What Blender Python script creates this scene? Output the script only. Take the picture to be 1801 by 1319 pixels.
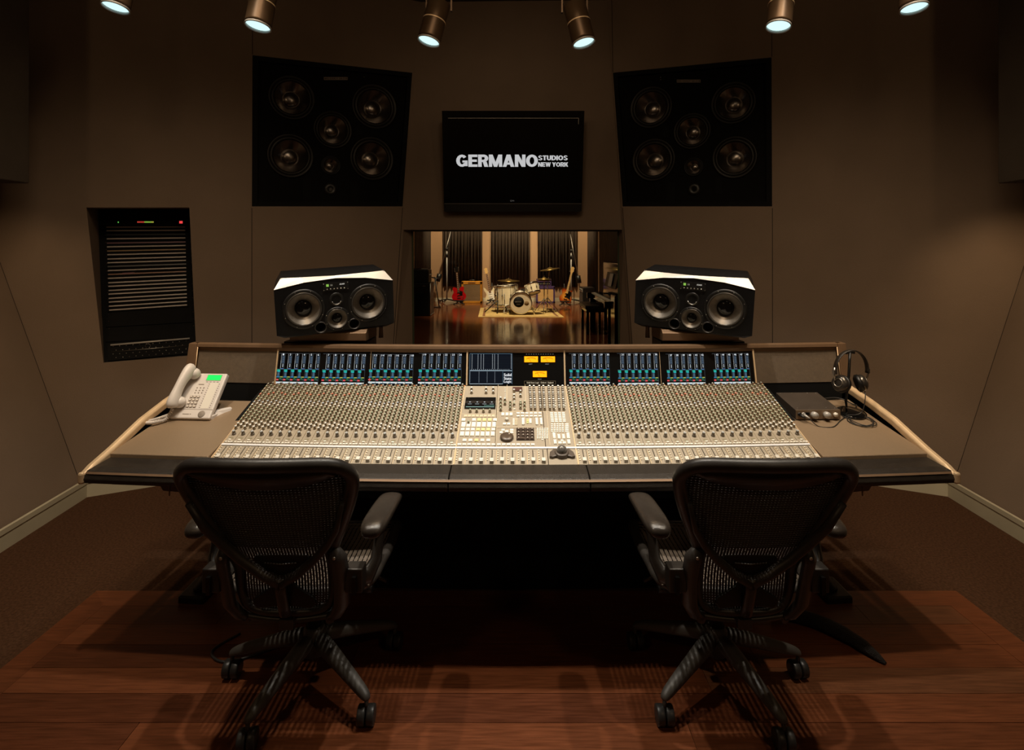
import bpy, math, random
from mathutils import Vector, Matrix
from mathutils.geometry import tessellate_polygon
random.seed(7)
for o in list(bpy.data.objects): bpy.data.objects.remove(o)
scn = bpy.context.scene
COL = scn.collection
PI = math.pi
def R(a): return math.radians(a)
def V(*a): return Vector(a)

# ---------------------------------------------------------------- camera
CAMZ, FPX, PCX, HOR = 1.55, 1000.0, 900.5, 445.0
cam_d = bpy.data.cameras.new('camera'); cam = bpy.data.objects.new('camera', cam_d); COL.objects.link(cam)
cam.location = (0, 0, CAMZ); cam.rotation_euler = (R(90), 0, 0)
cam_d.sensor_width = 36; cam_d.lens = 36*FPX/1801; cam_d.shift_y = -(659.5-HOR)/1801
cam_d.clip_start = .05; cam_d.clip_end = 60
scn.camera = cam
# ---------------------------------------------------------------- world, exposure
w = bpy.data.worlds.new('world'); scn.world = w; w.use_nodes = True
w.node_tree.nodes['Background'].inputs[0].default_value = (1, .75, .5, 1)
w.node_tree.nodes['Background'].inputs[1].default_value = .003
scn.view_settings.view_transform = 'Standard'; scn.view_settings.look = 'None'
scn.view_settings.exposure = 0.0; scn.view_settings.gamma = 1; scn.view_settings.use_curve_mapping = False
scn.cycles.use_denoising = True
scn.cycles.max_bounces = 6; scn.cycles.diffuse_bounces = 4; scn.cycles.glossy_bounces = 3
scn.cycles.sample_clamp_indirect = 4.0
# ---------------------------------------------------------------- lights
def lamp(name, typ, loc, energy, color=(1, .72, .42), target=None, size=.06, angle=60, blend=.5):
    d = bpy.data.lights.new(name, typ); d.energy = energy; d.color = color
    o = bpy.data.objects.new(name, d); COL.objects.link(o); o.location = loc
    if typ == 'SPOT': d.spot_size = R(angle); d.spot_blend = blend; d.shadow_soft_size = size
    elif typ == 'AREA': d.size = size
    else: d.shadow_soft_size = size
    if target is not None:
        o.rotation_euler = (Vector(target)-Vector(loc)).to_track_quat('-Z', 'Y').to_euler()
    return o
WARM = (1, .68, .38)
# ceiling downlights over the desk, above the frame
lamp('ceiling_and_fill_lamp', 'SPOT', (-1.35, 1.80, 3.45), 120, (1, .87, .70), (-1.15, 2.35, .8), .035, 74, .6)
lamp('ceiling_and_fill_lamp', 'SPOT', (1.40, 1.80, 3.45), 120, (1, .87, .70), (1.20, 2.35, .8), .035, 74, .6)
lamp('ceiling_and_fill_lamp', 'SPOT', (-.42, 2.22, 3.45), 125, (1, .92, .80), (-.35, 2.40, .8), .035, 58, .6)
lamp('ceiling_and_fill_lamp', 'SPOT', (.46, 2.22, 3.45), 125, (1, .92, .80), (.40, 2.40, .8), .035, 58, .6)
# unseen spot fills aimed at the front walls, added to brighten them
lamp('wall_fill_light', 'SPOT', (-1.0, 1.55, 3.3), 98, (1, .74, .48), (-2.2, 3.9, .5), .5, 70, 1)
lamp('wall_fill_light', 'SPOT', (1.0, 1.55, 3.3), 112, (1, .74, .48), (2.2, 3.9, .5), .5, 70, 1)
lamp('ceiling_and_fill_lamp', 'POINT', (-1.9, -.6, 3.2), 15, WARM, None, .15)  # unseen point fills added behind the camera to lift the walls
lamp('ceiling_and_fill_lamp', 'POINT', (2.0, -.6, 3.2), 18, WARM, None, .15)
lamp('box_downlight', 'SPOT', (-2.66, 3.0, 1.86), 3.0, WARM, (-2.95, 3.35, 1.2), .04, 110, 1)
lamp('box_downlight', 'SPOT', (2.72, 3.0, 1.86), 7.0, WARM, (3.0, 3.35, 1.2), .04, 110, 1)
lamp('wall_fill_light', 'SPOT', (0, 1.4, 3.35), 40, (1, .72, .45), (0, 4.6, 1.9), .4, 66, 1)  # unseen fill added for the dark upper centre wall
# live room lamps
LW = (1, .76, .48)
lamp('live_room_lamp', 'SPOT', (.1, 11.2, 4.3), 1050, LW, (.15, 12.6, .3), .10, 60, .7)
lamp('live_room_lamp', 'SPOT', (-.9, 13.6, 4.3), 600, LW, (-1.0, 15.9, 1.1), .10, 75, .7)
lamp('live_room_lamp', 'SPOT', (1.0, 13.6, 4.3), 640, LW, (1.2, 15.9, 1.1), .10, 75, .7)
lamp('live_room_lamp', 'POINT', (0, 9.0, 4.1), 60, LW, None, .2)

# ---------------------------------------------------------------- helpers
def S(h):
    h = h.lstrip('#'); c = [int(h[i:i+2], 16)/255 for i in (0, 2, 4)]
    return tuple(((x+.055)/1.055)**2.4 if x > .04045 else x/12.92 for x in c)
def mat(name, color, rough=.5, metal=0, noise=0, nscale=20, bump=0, bscale=200, stretch=(1, 1, 1), emit=0, spec=.5, coat=0, trans=0, attr=None, sheen=0, wave=None):
    m = bpy.data.materials.new(name); m.use_nodes = True; nt = m.node_tree; N = nt.nodes; L = nt.links
    b = N['Principled BSDF']
    col = tuple(color)+(1,)
    b.inputs['Base Color'].default_value = col; b.inputs['Roughness'].default_value = rough
    b.inputs['Metallic'].default_value = metal; b.inputs['Specular IOR Level'].default_value = spec
    b.inputs['Coat Weight'].default_value = coat; b.inputs['Transmission Weight'].default_value = trans
    b.inputs['Sheen Weight'].default_value = sheen
    src = None
    if attr:
        a = N.new('ShaderNodeVertexColor'); a.layer_name = attr; src = a.outputs[0]
        L.new(src, b.inputs['Base Color'])
    if noise or bump:
        tc = N.new('ShaderNodeTexCoord'); mp = N.new('ShaderNodeMapping'); mp.inputs['Scale'].default_value = stretch
        L.new(tc.outputs['Object'], mp.inputs[0])
    if noise:
        n = N.new('ShaderNodeTexNoise'); n.inputs['Scale'].default_value = nscale; n.inputs['Detail'].default_value = 6
        L.new(mp.outputs[0], n.inputs['Vector'])
        r = N.new('ShaderNodeMapRange'); r.inputs[1].default_value = .3; r.inputs[2].default_value = .7
        r.inputs[3].default_value = 1-noise; r.inputs[4].default_value = 1+noise
        L.new(n.outputs[0], r.inputs[0])
        mx = N.new('ShaderNodeVectorMath'); mx.operation = 'SCALE'
        if src: L.new(src, mx.inputs[0])
        else: mx.inputs[0].default_value = color
        L.new(r.outputs[0], mx.inputs['Scale']); L.new(mx.outputs[0], b.inputs['Base Color'])
        r2 = N.new('ShaderNodeMapRange'); r2.inputs[3].default_value = max(0, rough-.08); r2.inputs[4].default_value = min(1, rough+.08)
        L.new(n.outputs[0], r2.inputs[0]); L.new(r2.outputs[0], b.inputs['Roughness'])
    if bump:
        n2 = N.new('ShaderNodeTexNoise'); n2.inputs['Scale'].default_value = bscale; n2.inputs['Detail'].default_value = 3
        L.new(mp.outputs[0], n2.inputs['Vector'])
        bp = N.new('ShaderNodeBump'); bp.inputs['Strength'].default_value = bump; bp.inputs['Distance'].default_value = .01
        L.new(n2.outputs[0], bp.inputs['Height']); L.new(bp.outputs[0], b.inputs['Normal'])
    if emit:
        if src: L.new(src, b.inputs['Emission Color'])
        else: b.inputs['Emission Color'].default_value = col
        b.inputs['Emission Strength'].default_value = emit
    return m
M = {}
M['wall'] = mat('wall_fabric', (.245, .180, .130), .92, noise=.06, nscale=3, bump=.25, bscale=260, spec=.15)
M['seam'] = mat('wall_seam_and_shade', (.03, .02, .015), .9)  # panel seams, and the shade put in along the corners
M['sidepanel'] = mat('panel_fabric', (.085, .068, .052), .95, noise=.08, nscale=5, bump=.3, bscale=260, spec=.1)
M['ceiling'] = mat('ceiling_fabric', (.07, .05, .035), .95, noise=.05)
M['base'] = mat('baseboard_paint', (.55, .50, .36), .5, noise=.06, nscale=6)
M['carpet'] = mat('carpet_pile', (.105, .052, .028), 1, noise=.3, nscale=90, bump=.8, bscale=500, spec=.03)
M['wood'] = []
for i, c in enumerate(['#5f331b', '#6a3a20', '#552c17', '#643c24']):
    M['wood'].append(mat('mahogany_floor_%d' % i, S(c), .34, noise=.28, nscale=9, stretch=(1, 14, 14), bump=.06, bscale=60, spec=.45))
M['joint'] = mat('floor_joint', (.01, .006, .004), .9)
M['blk'] = mat('black_satin', (.008, .0075, .007), .42, noise=.1)
M['blkm'] = mat('black_matte', (.003, .003, .003), .8, noise=.1, spec=.2)
M['blkg'] = mat('black_gloss', (.006, .006, .006), .08, spec=.5)
M['leather'] = mat('armrest_leather', (.020, .015, .011), .42, noise=.15, nscale=40, bump=.25, bscale=350)
M['bronze'] = mat('champagne_metal', S('#e6c9a2'), .45, .25, noise=.06, nscale=30)
M['bronzed'] = mat('bronze_paint', S('#7a6048'), .5, .4, noise=.06, nscale=20)
M['desk'] = mat('desk_laminate', S('#907b63'), .42, .15, noise=.06, nscale=120, bump=.05, bscale=500)
M['fabricpanel'] = mat('console_fabric', S('#5f5141'), .9, noise=.12, nscale=60, bump=.3, bscale=500)
M['panel'] = mat('channel_panel_paint', S('#a89c89'), .5, noise=.06, nscale=200)
M['paneld'] = mat('panel_line_print', S('#6b5b48'), .6)
M['white'] = mat('white_plastic', S('#e9e4d8'), .4)
M['strip'] = mat('white_scribble_strip', S('#eef0f4'), .35)
M['knobbody'] = mat('knob_body', S('#8d7c62'), .45)
M['attr'] = mat('painted_plastic', (1, 1, 1), .42, attr='Col')
M['glow'] = mat('screen_light', (0, 0, 0), .6, spec=.1, attr='Col', emit=.95)
for l_ in list(M['glow'].node_tree.links):
    if l_.to_socket.name == 'Base Color': M['glow'].node_tree.links.remove(l_)
M['chairf'] = mat('graphite_frame', (.034, .029, .025), .40, noise=.2, nscale=15, bump=.05, bscale=300)
M['chairm'] = mat('pellicle_mesh', (.032, .024, .020), .55)
M['chairs'] = mat('seat_pellicle', (.17, .135, .105), .5)
M['pad'] = mat('armpad_urethane', (.034, .026, .020), .24, noise=.1, nscale=30, bump=.12, bscale=400)
M['rubber'] = mat('caster_rubber', (.024, .023, .022), .38)
M['chairb'] = mat('graphite_base', (.060, .054, .047), .50, noise=.12, nscale=15)
M['chrome'] = mat('chrome', (.75, .74, .72), .15, 1)
M['steel'] = mat('brushed_steel', (.5, .47, .43), .35, 1)
M['silver'] = mat('silver_paint', S('#b9b6b1'), .38, .2)
M['cone'] = mat('speaker_cone', S('#7c756c'), .36, .45, noise=.12, nscale=60)
M['conedk'] = mat('dark_glossy_cone', (.20, .18, .165), .24, .95)
M['spk'] = mat('speaker_black', (.0045, .0045, .005), .36, noise=.15, nscale=50)
M['phone'] = mat('phone_plastic', S('#ddd6d0'), .42, noise=.03)
M['phoned'] = mat('phone_key_grey', S('#8f857a'), .5)  # darker grey-tan for seam, display frame and keys
M['amber'] = mat('amber_meter', S('#ff9d0a'), .4, emit=1.0)
M['green'] = mat('green_lcd', S('#12e05a'), .4, emit=.75)
M['lens'] = mat('lamp_lens', (.70, 1, 1), .3, emit=1.0)
M['can'] = mat('lamp_housing', S('#5a4632'), .4, .5, noise=.1)
M['glass'] = mat('window_glass', (.93, .97, .95), .0, trans=1, spec=.5)
M['glassedge'] = mat('glass_edge', S('#46503f'), .3)

class MB:
    def __init__(s): s.v = []; s.f = []; s.mi = []; s.c = []; s.s = []
    def add(s, vs, fs, mi=0, c=None, sm=False):
        n = len(s.v); s.v += [Vector(v) for v in vs]
        for f in fs: s.f.append([n+i for i in f]); s.mi.append(mi); s.c.append(c); s.s.append(sm)
        return s
    def box(s, cx, cy, cz, sx, sy, sz, rot=None, mi=0, c=None):
        p = []
        for dz in (-.5, .5):
            for dx, dy in ((-.5, -.5), (.5, -.5), (.5, .5), (-.5, .5)):
                q = Vector((dx*sx, dy*sy, dz*sz))
                if rot is not None: q = rot @ q
                p.append(q+Vector((cx, cy, cz)))
        return s.add(p, [(3, 2, 1, 0), (4, 5, 6, 7), (0, 1, 5, 4), (1, 2, 6, 5), (2, 3, 7, 6), (3, 0, 4, 7)], mi, c)
    def hexa(s, lo, hi, mi=0, c=None):   # two 4-point loops
        return s.add(list(lo)+list(hi), [(3, 2, 1, 0), (4, 5, 6, 7), (0, 1, 5, 4), (1, 2, 6, 5), (2, 3, 7, 6), (3, 0, 4, 7)], mi, c)
    def tube(s, pts, r, n=8, closed=False, mi=0, c=None, flat=None, sm=True):
        pts = [Vector(p) for p in pts]; m = len(pts)
        rs = r if isinstance(r, (list, tuple)) else [r]*m
        vs = []; up = None
        for i, p in enumerate(pts):
            if closed: t = pts[(i+1) % m]-pts[i-1]
            else: t = pts[min(i+1, m-1)]-pts[max(i-1, 0)]
            t.normalize()
            if up is None:
                a = Vector((0, 0, 1)) if abs(t.z) < .9 else Vector((1, 0, 0)); up = (a-t*a.dot(t)).normalized()
            else:
                up = (up-t*up.dot(t));  up = up.normalized() if up.length > 1e-6 else Vector((1, 0, 0))
            sd = t.cross(up)
            for k in range(n):
                a = 2*PI*k/n
                fa, fb = (flat if flat else (1, 1))
                vs.append(p+(up*math.cos(a)*fa+sd*math.sin(a)*fb)*rs[i])
        fs = []
        for i in range(m if closed else m-1):
            j = (i+1) % m
            for k in range(n):
                k2 = (k+1) % n; fs.append((i*n+k, i*n+k2, j*n+k2, j*n+k))
        s.add(vs, fs, mi, c, sm)
        if not closed:
            b = len(s.v)-len(vs)
            s.f.append([b+k for k in range(n)][::-1]); s.f.append([b+(m-1)*n+k for k in range(n)])
            s.mi += [mi, mi]; s.c += [c, c]; s.s += [False, False]
        return s
    def cyl(s, p0, p1, r0, r1=None, n=12, mi=0, c=None, sm=True):
        return s.tube([p0, p1], [r0, r0 if r1 is None else r1], n, mi=mi, c=c, sm=sm)
    def lathe(s, prof, o, ax, n=24, mi=0, c=None, sm=True, cap=True):
        o = Vector(o); ax = Vector(ax).normalized(); a = Vector((0, 0, 1)) if abs(ax.z) < .9 else Vector((1, 0, 0))
        u = (a-ax*a.dot(ax)).normalized(); w_ = ax.cross(u); vs = []
        for r, h in prof:
            for k in range(n): t = 2*PI*k/n; vs.append(o+ax*h+(u*math.cos(t)+w_*math.sin(t))*r)
        fs = []
        for i in range(len(prof)-1):
            for k in range(n): k2 = (k+1) % n; fs.append((i*n+k, i*n+k2, (i+1)*n+k2, (i+1)*n+k))
        s.add(vs, fs, mi, c, sm)
        if cap:
            b = len(s.v)-len(vs)
            if prof[0][0] > 1e-5: s.f.append([b+k for k in range(n)][::-1]); s.mi.append(mi); s.c.append(c); s.s.append(False)
            if prof[-1][0] > 1e-5: s.f.append([b+(len(prof)-1)*n+k for k in range(n)]); s.mi.append(mi); s.c.append(c); s.s.append(False)
        return s
    def prism(s, pts, vec, mi=0, c=None, hole=None):
        pts = [Vector(p) for p in pts]; vec = Vector(vec); hole = hole or []; hole = hole if (not hole or isinstance(hole[0], (list, tuple)) and not isinstance(hole[0][0], (int, float))) else [hole]; loops = [pts]+[[Vector(q) for q in h_] for h_ in hole]
        tri = tessellate_polygon(loops); allp = [q for l in loops for q in l]; n = len(allp)
        fs = [tuple(t) for t in tri]+[tuple(i+n for i in reversed(t)) for t in tri]
        b = 0
        for l in loops:
            k = len(l)
            for i in range(k): j = (i+1) % k; fs.append((b+i, b+j, b+j+n, b+i+n))
            b += k
        return s.add(allp+[q+vec for q in allp], fs, mi, c)
    def ball(s, o, r, sc=(1, 1, 1), n=12, mi=0, c=None, rot=None):
        vs = []; fs = []; h = n//2
        for i in range(h+1):
            for k in range(n):
                a = PI*i/h; b = 2*PI*k/n
                q = Vector((math.sin(a)*math.cos(b)*sc[0], math.sin(a)*math.sin(b)*sc[1], math.cos(a)*sc[2]))*r
                if rot is not None: q = rot @ q
                vs.append(q+Vector(o))
        for i in range(h):
            for k in range(n): k2 = (k+1) % n; fs.append((i*n+k, (i+1)*n+k, (i+1)*n+k2, i*n+k2))
        return s.add(vs, fs, mi, c, True)
    def xf(s, fn):
        s.v = [Vector(fn(v)) for v in s.v]; return s
    def mesh(s, name, mats, org=(0, 0, 0)):
        me = bpy.data.meshes.new(name); org = Vector(org)
        me.from_pydata([v-org for v in s.v], [], s.f)
        for m_ in (mats if isinstance(mats, (list, tuple)) else [mats]): me.materials.append(m_)
        me.polygons.foreach_set('material_index', s.mi); me.polygons.foreach_set('use_smooth', s.s)
        if any(c is not None for c in s.c):
            at = me.color_attributes.new('Col', 'FLOAT_COLOR', 'CORNER'); data = []
            for p, c in zip(me.polygons, s.c):
                cc = list(c or (.5, .5, .5))+[1]; data += cc*p.loop_total
            at.data.foreach_set('color', data)
        me.validate(); me.update()
        if True:
            import bmesh
            bm = bmesh.new(); bm.from_mesh(me); bmesh.ops.recalc_face_normals(bm, faces=bm.faces); bm.to_mesh(me); bm.free()
        return me
    def build(s, name, mats, parent=None, org=(0, 0, 0), bev=0, sub=0, kind=None, label=None):
        o = bpy.data.objects.new(name, s.mesh(name, mats, org)); COL.objects.link(o)
        if parent: o.parent = parent
        else: o.location = org
        if bev:
            m_ = o.modifiers.new('bevel', 'BEVEL'); m_.width = bev; m_.segments = 2; m_.limit_method = 'ANGLE'; m_.angle_limit = R(40)
        if sub:
            m_ = o.modifiers.new('sub', 'SUBSURF'); m_.levels = sub; m_.render_levels = sub
        if kind: o['kind'] = kind
        if label: o['label'] = label
        return o
def thing(name, label, cat, loc=(0, 0, 0), rot=(0, 0, 0), group=None):
    o = bpy.data.objects.new(name, None); COL.objects.link(o); o.empty_display_size = .05
    o.location = loc; o.rotation_euler = rot; o['label'] = label; o['category'] = cat
    if group: o['group'] = group
    return o
def tag(o, label, cat, group=None):
    o['label'] = label; o['category'] = cat
    if group: o['group'] = group
    return o
def inst(name, me, parent, loc=(0, 0, 0), rot=(0, 0, 0), sc=None):
    o = bpy.data.objects.new(name, me); COL.objects.link(o); o.parent = parent; o.location = loc; o.rotation_euler = rot
    if sc: o.scale = sc
    return o
def P(px, py, Y): return Vector(((px-PCX)/FPX*Y, Y, CAMZ-(py-HOR)/FPX*Y))
def hit(px, py, o, n):
    d = Vector(((px-PCX)/FPX, 1, -(py-HOR)/FPX)); c = Vector((0, 0, CAMZ)); o = Vector(o); n = Vector(n)
    return c+d*((o-c).dot(n)/d.dot(n))
_tc = {}
def text_geo(body, bold=0.0, space=1.0):
    key = (body, bold, space)
    if key not in _tc:
        cu = bpy.data.curves.new('t', 'FONT'); cu.body = body; cu.offset = bold; cu.space_character = space; cu.resolution_u = 3
        ob = bpy.data.objects.new('t', cu); COL.objects.link(ob); bpy.context.view_layer.update()
        me = bpy.data.meshes.new_from_object(ob.evaluated_get(bpy.context.evaluated_depsgraph_get()))
        vs = [v.co.copy() for v in me.vertices]; fs = [tuple(p.vertices) for p in me.polygons]
        bpy.data.objects.remove(ob); bpy.data.meshes.remove(me)
        x0 = min(v.x for v in vs); x1 = max(v.x for v in vs); y0 = min(v.y for v in vs); y1 = max(v.y for v in vs)
        _tc[key] = ([((v.x-x0)/(x1-x0), (v.y-y0)/(y1-y0)) for v in vs], fs)
    return _tc[key]
def add_text(mb, body, o, u, v, bold=0.0, space=1.0, mi=0, c=None):   # o lower-left, u full width vector, v full height vector
    vs, fs = text_geo(body, 0, space); o = Vector(o); u = Vector(u); v = Vector(v)
    k = u.normalized()*v.length*bold*1.6
    for s_ in ((-1, 0, 1) if bold else (0,)): mb.add([o+u*a+v*b+k*s_ for a, b in vs], fs, mi, c)
def block_text(mb, body, o, u, v, gap=.05, c=None):   # heavy grotesque capitals from bars and arcs
    T, t = .27, .20
    def rc(x0, y0, x1, y1): return [[(x0, y0), (x1, y0), (x1, y1), (x0, y1)]]
    def pa(x0, y0, x1, y1, w_): return [[(x0, y0), (x0+w_, y0), (x1+w_, y1), (x1, y1)]]
    def ar(cx, cy, rx, ry, a0, a1, tx=T, ty=t, n=12):
        out = []
        for i in range(n):
            q = []
            for a, k in ((lerp(a0, a1, i/n), 0), (lerp(a0, a1, (i+1)/n), 0), (lerp(a0, a1, (i+1)/n), 1), (lerp(a0, a1, i/n), 1)):
                q.append((cx+(rx-k*tx)*math.cos(R(a)), cy+(ry-k*ty)*math.sin(R(a))))
            out.append(q)
        return out
    def S_(): return ar(.36, .735, .34, .265, 10, 270, .23, .19)+ar(.36, .265, .36, .265, -170, 90, .23, .19)
    G = {'G': (.86, lambda: ar(.43, .5, .43, .5, 40, 325)+rc(.62, .06, .84, .52)+rc(.46, .36, .84, .52)),
         'E': (.68, lambda: rc(0, 0, T, 1)+rc(0, 0, .67, t)+rc(0, .41, .63, .41+t*.95)+rc(0, 1-t, .67, 1)),
         'R': (.76, lambda: rc(0, 0, T, 1)+rc(0, 1-t, .42, 1)+rc(0, .40, .42, .40+t*.9)+ar(.42, .70, .33, .30, -90, 90, .26, .19)+pa(.46, 0, .34, .42, .29)),
         'M': (.98, lambda: rc(0, 0, .24, 1)+rc(.74, 0, .98, 1)+pa(.37, 0, .02, 1, .26)+pa(.35, 0, .70, 1, .26)),
         'A': (.86, lambda: pa(0, 0, .29, 1, .27)+pa(.59, 0, .30, 1, .27)+rc(.2, .18, .66, .35)),
         'N': (.78, lambda: rc(0, 0, .25, 1)+rc(.53, 0, .78, 1)+pa(.50, 0, .0, 1, .28)),
         'O': (.88, lambda: ar(.44, .5, .44, .5, 0, 360, T, t, 24)),
         'S': (.72, S_), 'T': (.68, lambda: rc(0, 1-t, .68, 1)+rc(.21, 0, .47, 1)),
         'U': (.76, lambda: rc(0, .35, .26, 1)+rc(.50, .35, .76, 1)+ar(.38, .36, .38, .36, 180, 360, .26, t)),
         'D': (.80, lambda: rc(0, 0, .26, 1)+rc(0, 0, .36, t)+rc(0, 1-t, .36, 1)+ar(.34, .5, .46, .5, -90, 90, .26, t)),
         'I': (.26, lambda: rc(0, 0, .26, 1)), 'W': (1.1, lambda: pa(.20, 0, 0, 1, .24)+pa(.20, 0, .43, 1, .24)+pa(.66, 0, .43, 1, .24)+pa(.66, 0, .86, 1, .24)),
         'Y': (.78, lambda: rc(.26, 0, .52, .45)+pa(.26, .38, 0, 1, .27)+pa(.25, .38, .51, 1, .27)), 'K': (.80, lambda: rc(0, 0, .26, 1)+pa(.22, .38, .46, 1, .30)+pa(.50, 0, .24, .62, .30)), ' ': (.22, lambda: [])}
    x = 0; polys = []
    for ch in body:
        w_, fn = G[ch]; polys += [[(x+a, b) for a, b in q] for q in fn()]; x += w_+gap
    tot = x-gap; o = Vector(o); u = Vector(u); v = Vector(v)
    for q in polys: mb.add([o+u*(a/tot)+v*b for a, b in q], [(0, 1, 2, 3)], 0, c)
def lerp(a, b, t): return a+(b-a)*t
def circ(n, r, ph=0): return [(r*math.cos(2*PI*k/n+ph), r*math.sin(2*PI*k/n+ph)) for k in range(n)]

# ================================================================= ROOM
ZC = 3.6
LW0 = V(-2.712, 3.616, 0); LWD = V(.886, .463, 0).normalized(); LWN = V(.463, -.886, 0).normalized()   # left front wall, normal to room
RW0 = V(2.787, 3.625, 0); RWD = V(-.9, .438, 0).normalized(); RWN = V(-.438, -.9, 0).normalized()
def CWp(px, py):   # centre front wall, leaning back slightly
    return hit(px, py, V(0, 4.539, .81), V(0, 1, -.0376).normalized())
def LWp(px, py): return hit(px, py, LW0, LWN)
def RWp(px, py): return hit(px, py, RW0, RWN)
def wall(name, outer, nrm, hole=None, th=.12, m='wall'):
    b = MB().prism(outer, -Vector(nrm)*th, hole=hole)
    return b.build(name, M[m], kind='structure')
def at_z(p, q, z): t = (z-p.z)/(q.z-p.z); return p+(q-p)*t
# intersection line of left wall and centre wall (slanted seam)
cl_hi, cl_lo = LWp(740, 0), LWp(692, 608)
cl_t, cl_b = at_z(cl_lo, cl_hi, ZC), at_z(cl_lo, cl_hi, 0)
cr_hi, cr_lo = RWp(1067, 0), RWp(1112, 608)
cr_t, cr_b = at_z(cr_lo, cr_hi, ZC), at_z(cr_lo, cr_hi, 0)
# side walls lean outwards as they rise
def side_line(wp, x0, y0, x1, y1):
    a, b = wp(x0, y0), wp(x1, y1); return at_z(a, b, 0), at_z(a, b, ZC)
sl_b, sl_t = LW0.copy(), at_z(LW0, LWp(0, 460), ZC)
sr_b, sr_t = RW0.copy(), at_z(RW0, RWp(1803, 460), ZC)
SOFL = [LWp(444, 97), LWp(725, 128), LWp(708, 363), LWp(443, 363)]
SOFR = [RWp(1078, 128), RWp(1357, 101), RWp(1358, 363), RWp(1095, 363)]
RACKO = [LWp(152, 365), LWp(333, 365), LWp(345.5, 625), LWp(182, 638.5)]
# left wall split at the panel seam under the monitor
smb, smt = LWp(443, 700), LWp(443, 50)
smb.z = 0; smt.z = ZC
wall('wall_left_front', [sl_b, smb, smt, sl_t], LWN, RACKO)
wall('wall_left_monitor', [smb, cl_b, cl_t, smt], LWN, SOFL)
srb, srt = RWp(1358.5, 700), RWp(1358.5, 50); srb.z = 0; srt.z = ZC
wall('wall_right_front', [sr_b, srb, srt, sr_t], RWN)
wall('wall_right_monitor', [srb, cr_b, cr_t, srt], RWN, SOFR)
# centre wall with window opening
WIN = [CWp(706, 404), CWp(1097, 404), CWp(1113, 640), CWp(690, 640)]
wall('wall_front', [cl_b+V(0, .0, 0), cr_b, cr_t, cl_t], (0, -1, 0), [WIN[0]+V(.003, 0, 0), WIN[1]-V(.003, 0, 0), WIN[2]-V(.01, 0, 0), WIN[3]+V(.01, 0, 0)], th=.02)
# splayed window reveal
IN = [P(725, 405, 4.68), P(1088, 405, 4.68), P(1089.5, 636, 4.68), P(727, 636, 4.68)]
rev = MB()
for i in range(4):
    j = (i+1) % 4
    a, b_, c_, d_ = WIN[i], WIN[j], IN[j], IN[i]
    rev.add([a, b_, c_, d_], [(0, 1, 2, 3)])
rev.build('window_reveal', M['wall'], kind='structure')
win = MB()
fr = .02
for i in range(4):
    a, b_ = IN[i], IN[(i+1) % 4]
    win.tube([a, b_], fr*.5, 4, sm=False)
wf = win.build('window_1', M['glassedge'], kind='structure')
MB().prism([p+V(0, .01, 0) for p in IN], (0, .012, 0)).build('window_pane', M['glass'], wf)
# panel seams
def seam(name, wp, pts, nrm):
    b = MB(); q = [wp(*p)+Vector(nrm)*.0005 for p in pts]
    for a, c_ in zip(q, q[1:]):
        d = (c_-a).normalized(); s_ = d.cross(Vector(nrm)).normalized()*.0022
        b.hexa([a-s_, a+s_, c_+s_, c_-s_], [x+Vector(nrm)*.001 for x in (a-s_, a+s_, c_+s_, c_-s_)])
    b.build(name, M['seam'], kind='structure')
seam('trim_1', LWp, [(443, 366), (443, 790)], LWN); seam('trim_2', LWp, [(444, 0), (444, 96)], LWN)
seam('trim_3', LWp, [(708, 365), (700, 480), (692, 606)], LWN)
seam('trim_4', RWp, [(1358.5, 366), (1359, 790)], RWN); seam('trim_5', RWp, [(1357.5, 0), (1357.5, 100)], RWN)
seam('trim_6', RWp, [(1095, 365), (1103, 480), (1112, 606)], RWN)
seam('trim_7', RWp, [(1076, 0), (1078, 127)], RWN)
# side walls and back
def quadwall(name, pts, m='wall'):
    pts = [Vector(p) for p in pts]; n = (pts[1]-pts[0]).cross(pts[3]-pts[0]).normalized()
    ctr = sum(pts, Vector())/4
    if n.dot(V(0, 1.5, 1.5)-ctr) < 0: n = -n
    MB().prism(pts, -n*.1).build(name, M[m], kind='structure'); return n
B2 = V(-2.66, 2.96, 0); d = (B2-sl_b); fl = sl_b+d*((-2.6-sl_b.y)/d.y)
nL = quadwall('wall_left', [sl_b, fl, fl+(sl_t-sl_b), sl_t])
B2r = V(2.74, 2.98, 0); d = (B2r-sr_b); frr = sr_b+d*((-2.6-sr_b.y)/d.y)
nR = quadwall('wall_right', [sr_b, frr, frr+(sr_t-sr_b), sr_t])
quadwall('wall_back', [V(-3.6, -2.6, 0), V(3.6, -2.6, 0), V(3.6, -2.6, ZC), V(-3.6, -2.6, ZC)])
MB().box(0, 1, ZC+.05, 7.6, 8.0, .1).build('ceiling', M['ceiling'], kind='structure')
# seam on side walls near the corner is the corner itself; its shade put in as a thin dark tube
for nm, a, b_, n in (('corner_shade_left', sl_b, sl_t, LWN), ('corner_shade_right', sr_b, sr_t, RWN)):
    MB().tube([a+n*.001+V(0, -.002, 0), b_+n*.001+V(0, -.002, 0)], .0018, 4).build(nm, M['seam'], kind='structure')
# baseboards
def basebd(name, a, b_, n):
    n = Vector(n); bb = MB(); h = .115
    for z0, z1, t in ((0, h*.74, .014), (h*.76, h, .018)):
        lo = [a+V(0, 0, z0), b_+V(0, 0, z0), b_+n*t+V(0, 0, z0), a+n*t+V(0, 0, z0)]
        bb.hexa(lo, [x+V(0, 0, z1-z0) for x in lo])
    bb.build(name, M['base'], kind='structure')
basebd('baseboard_left_front', sl_b, smb, LWN); basebd('baseboard_right_front', sr_b, srb, RWN)
basebd('baseboard_left', sl_b, fl, V(1, .1, 0).normalized()); basebd('baseboard_right', sr_b, frr, V(-1, .1, 0).normalized())
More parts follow.
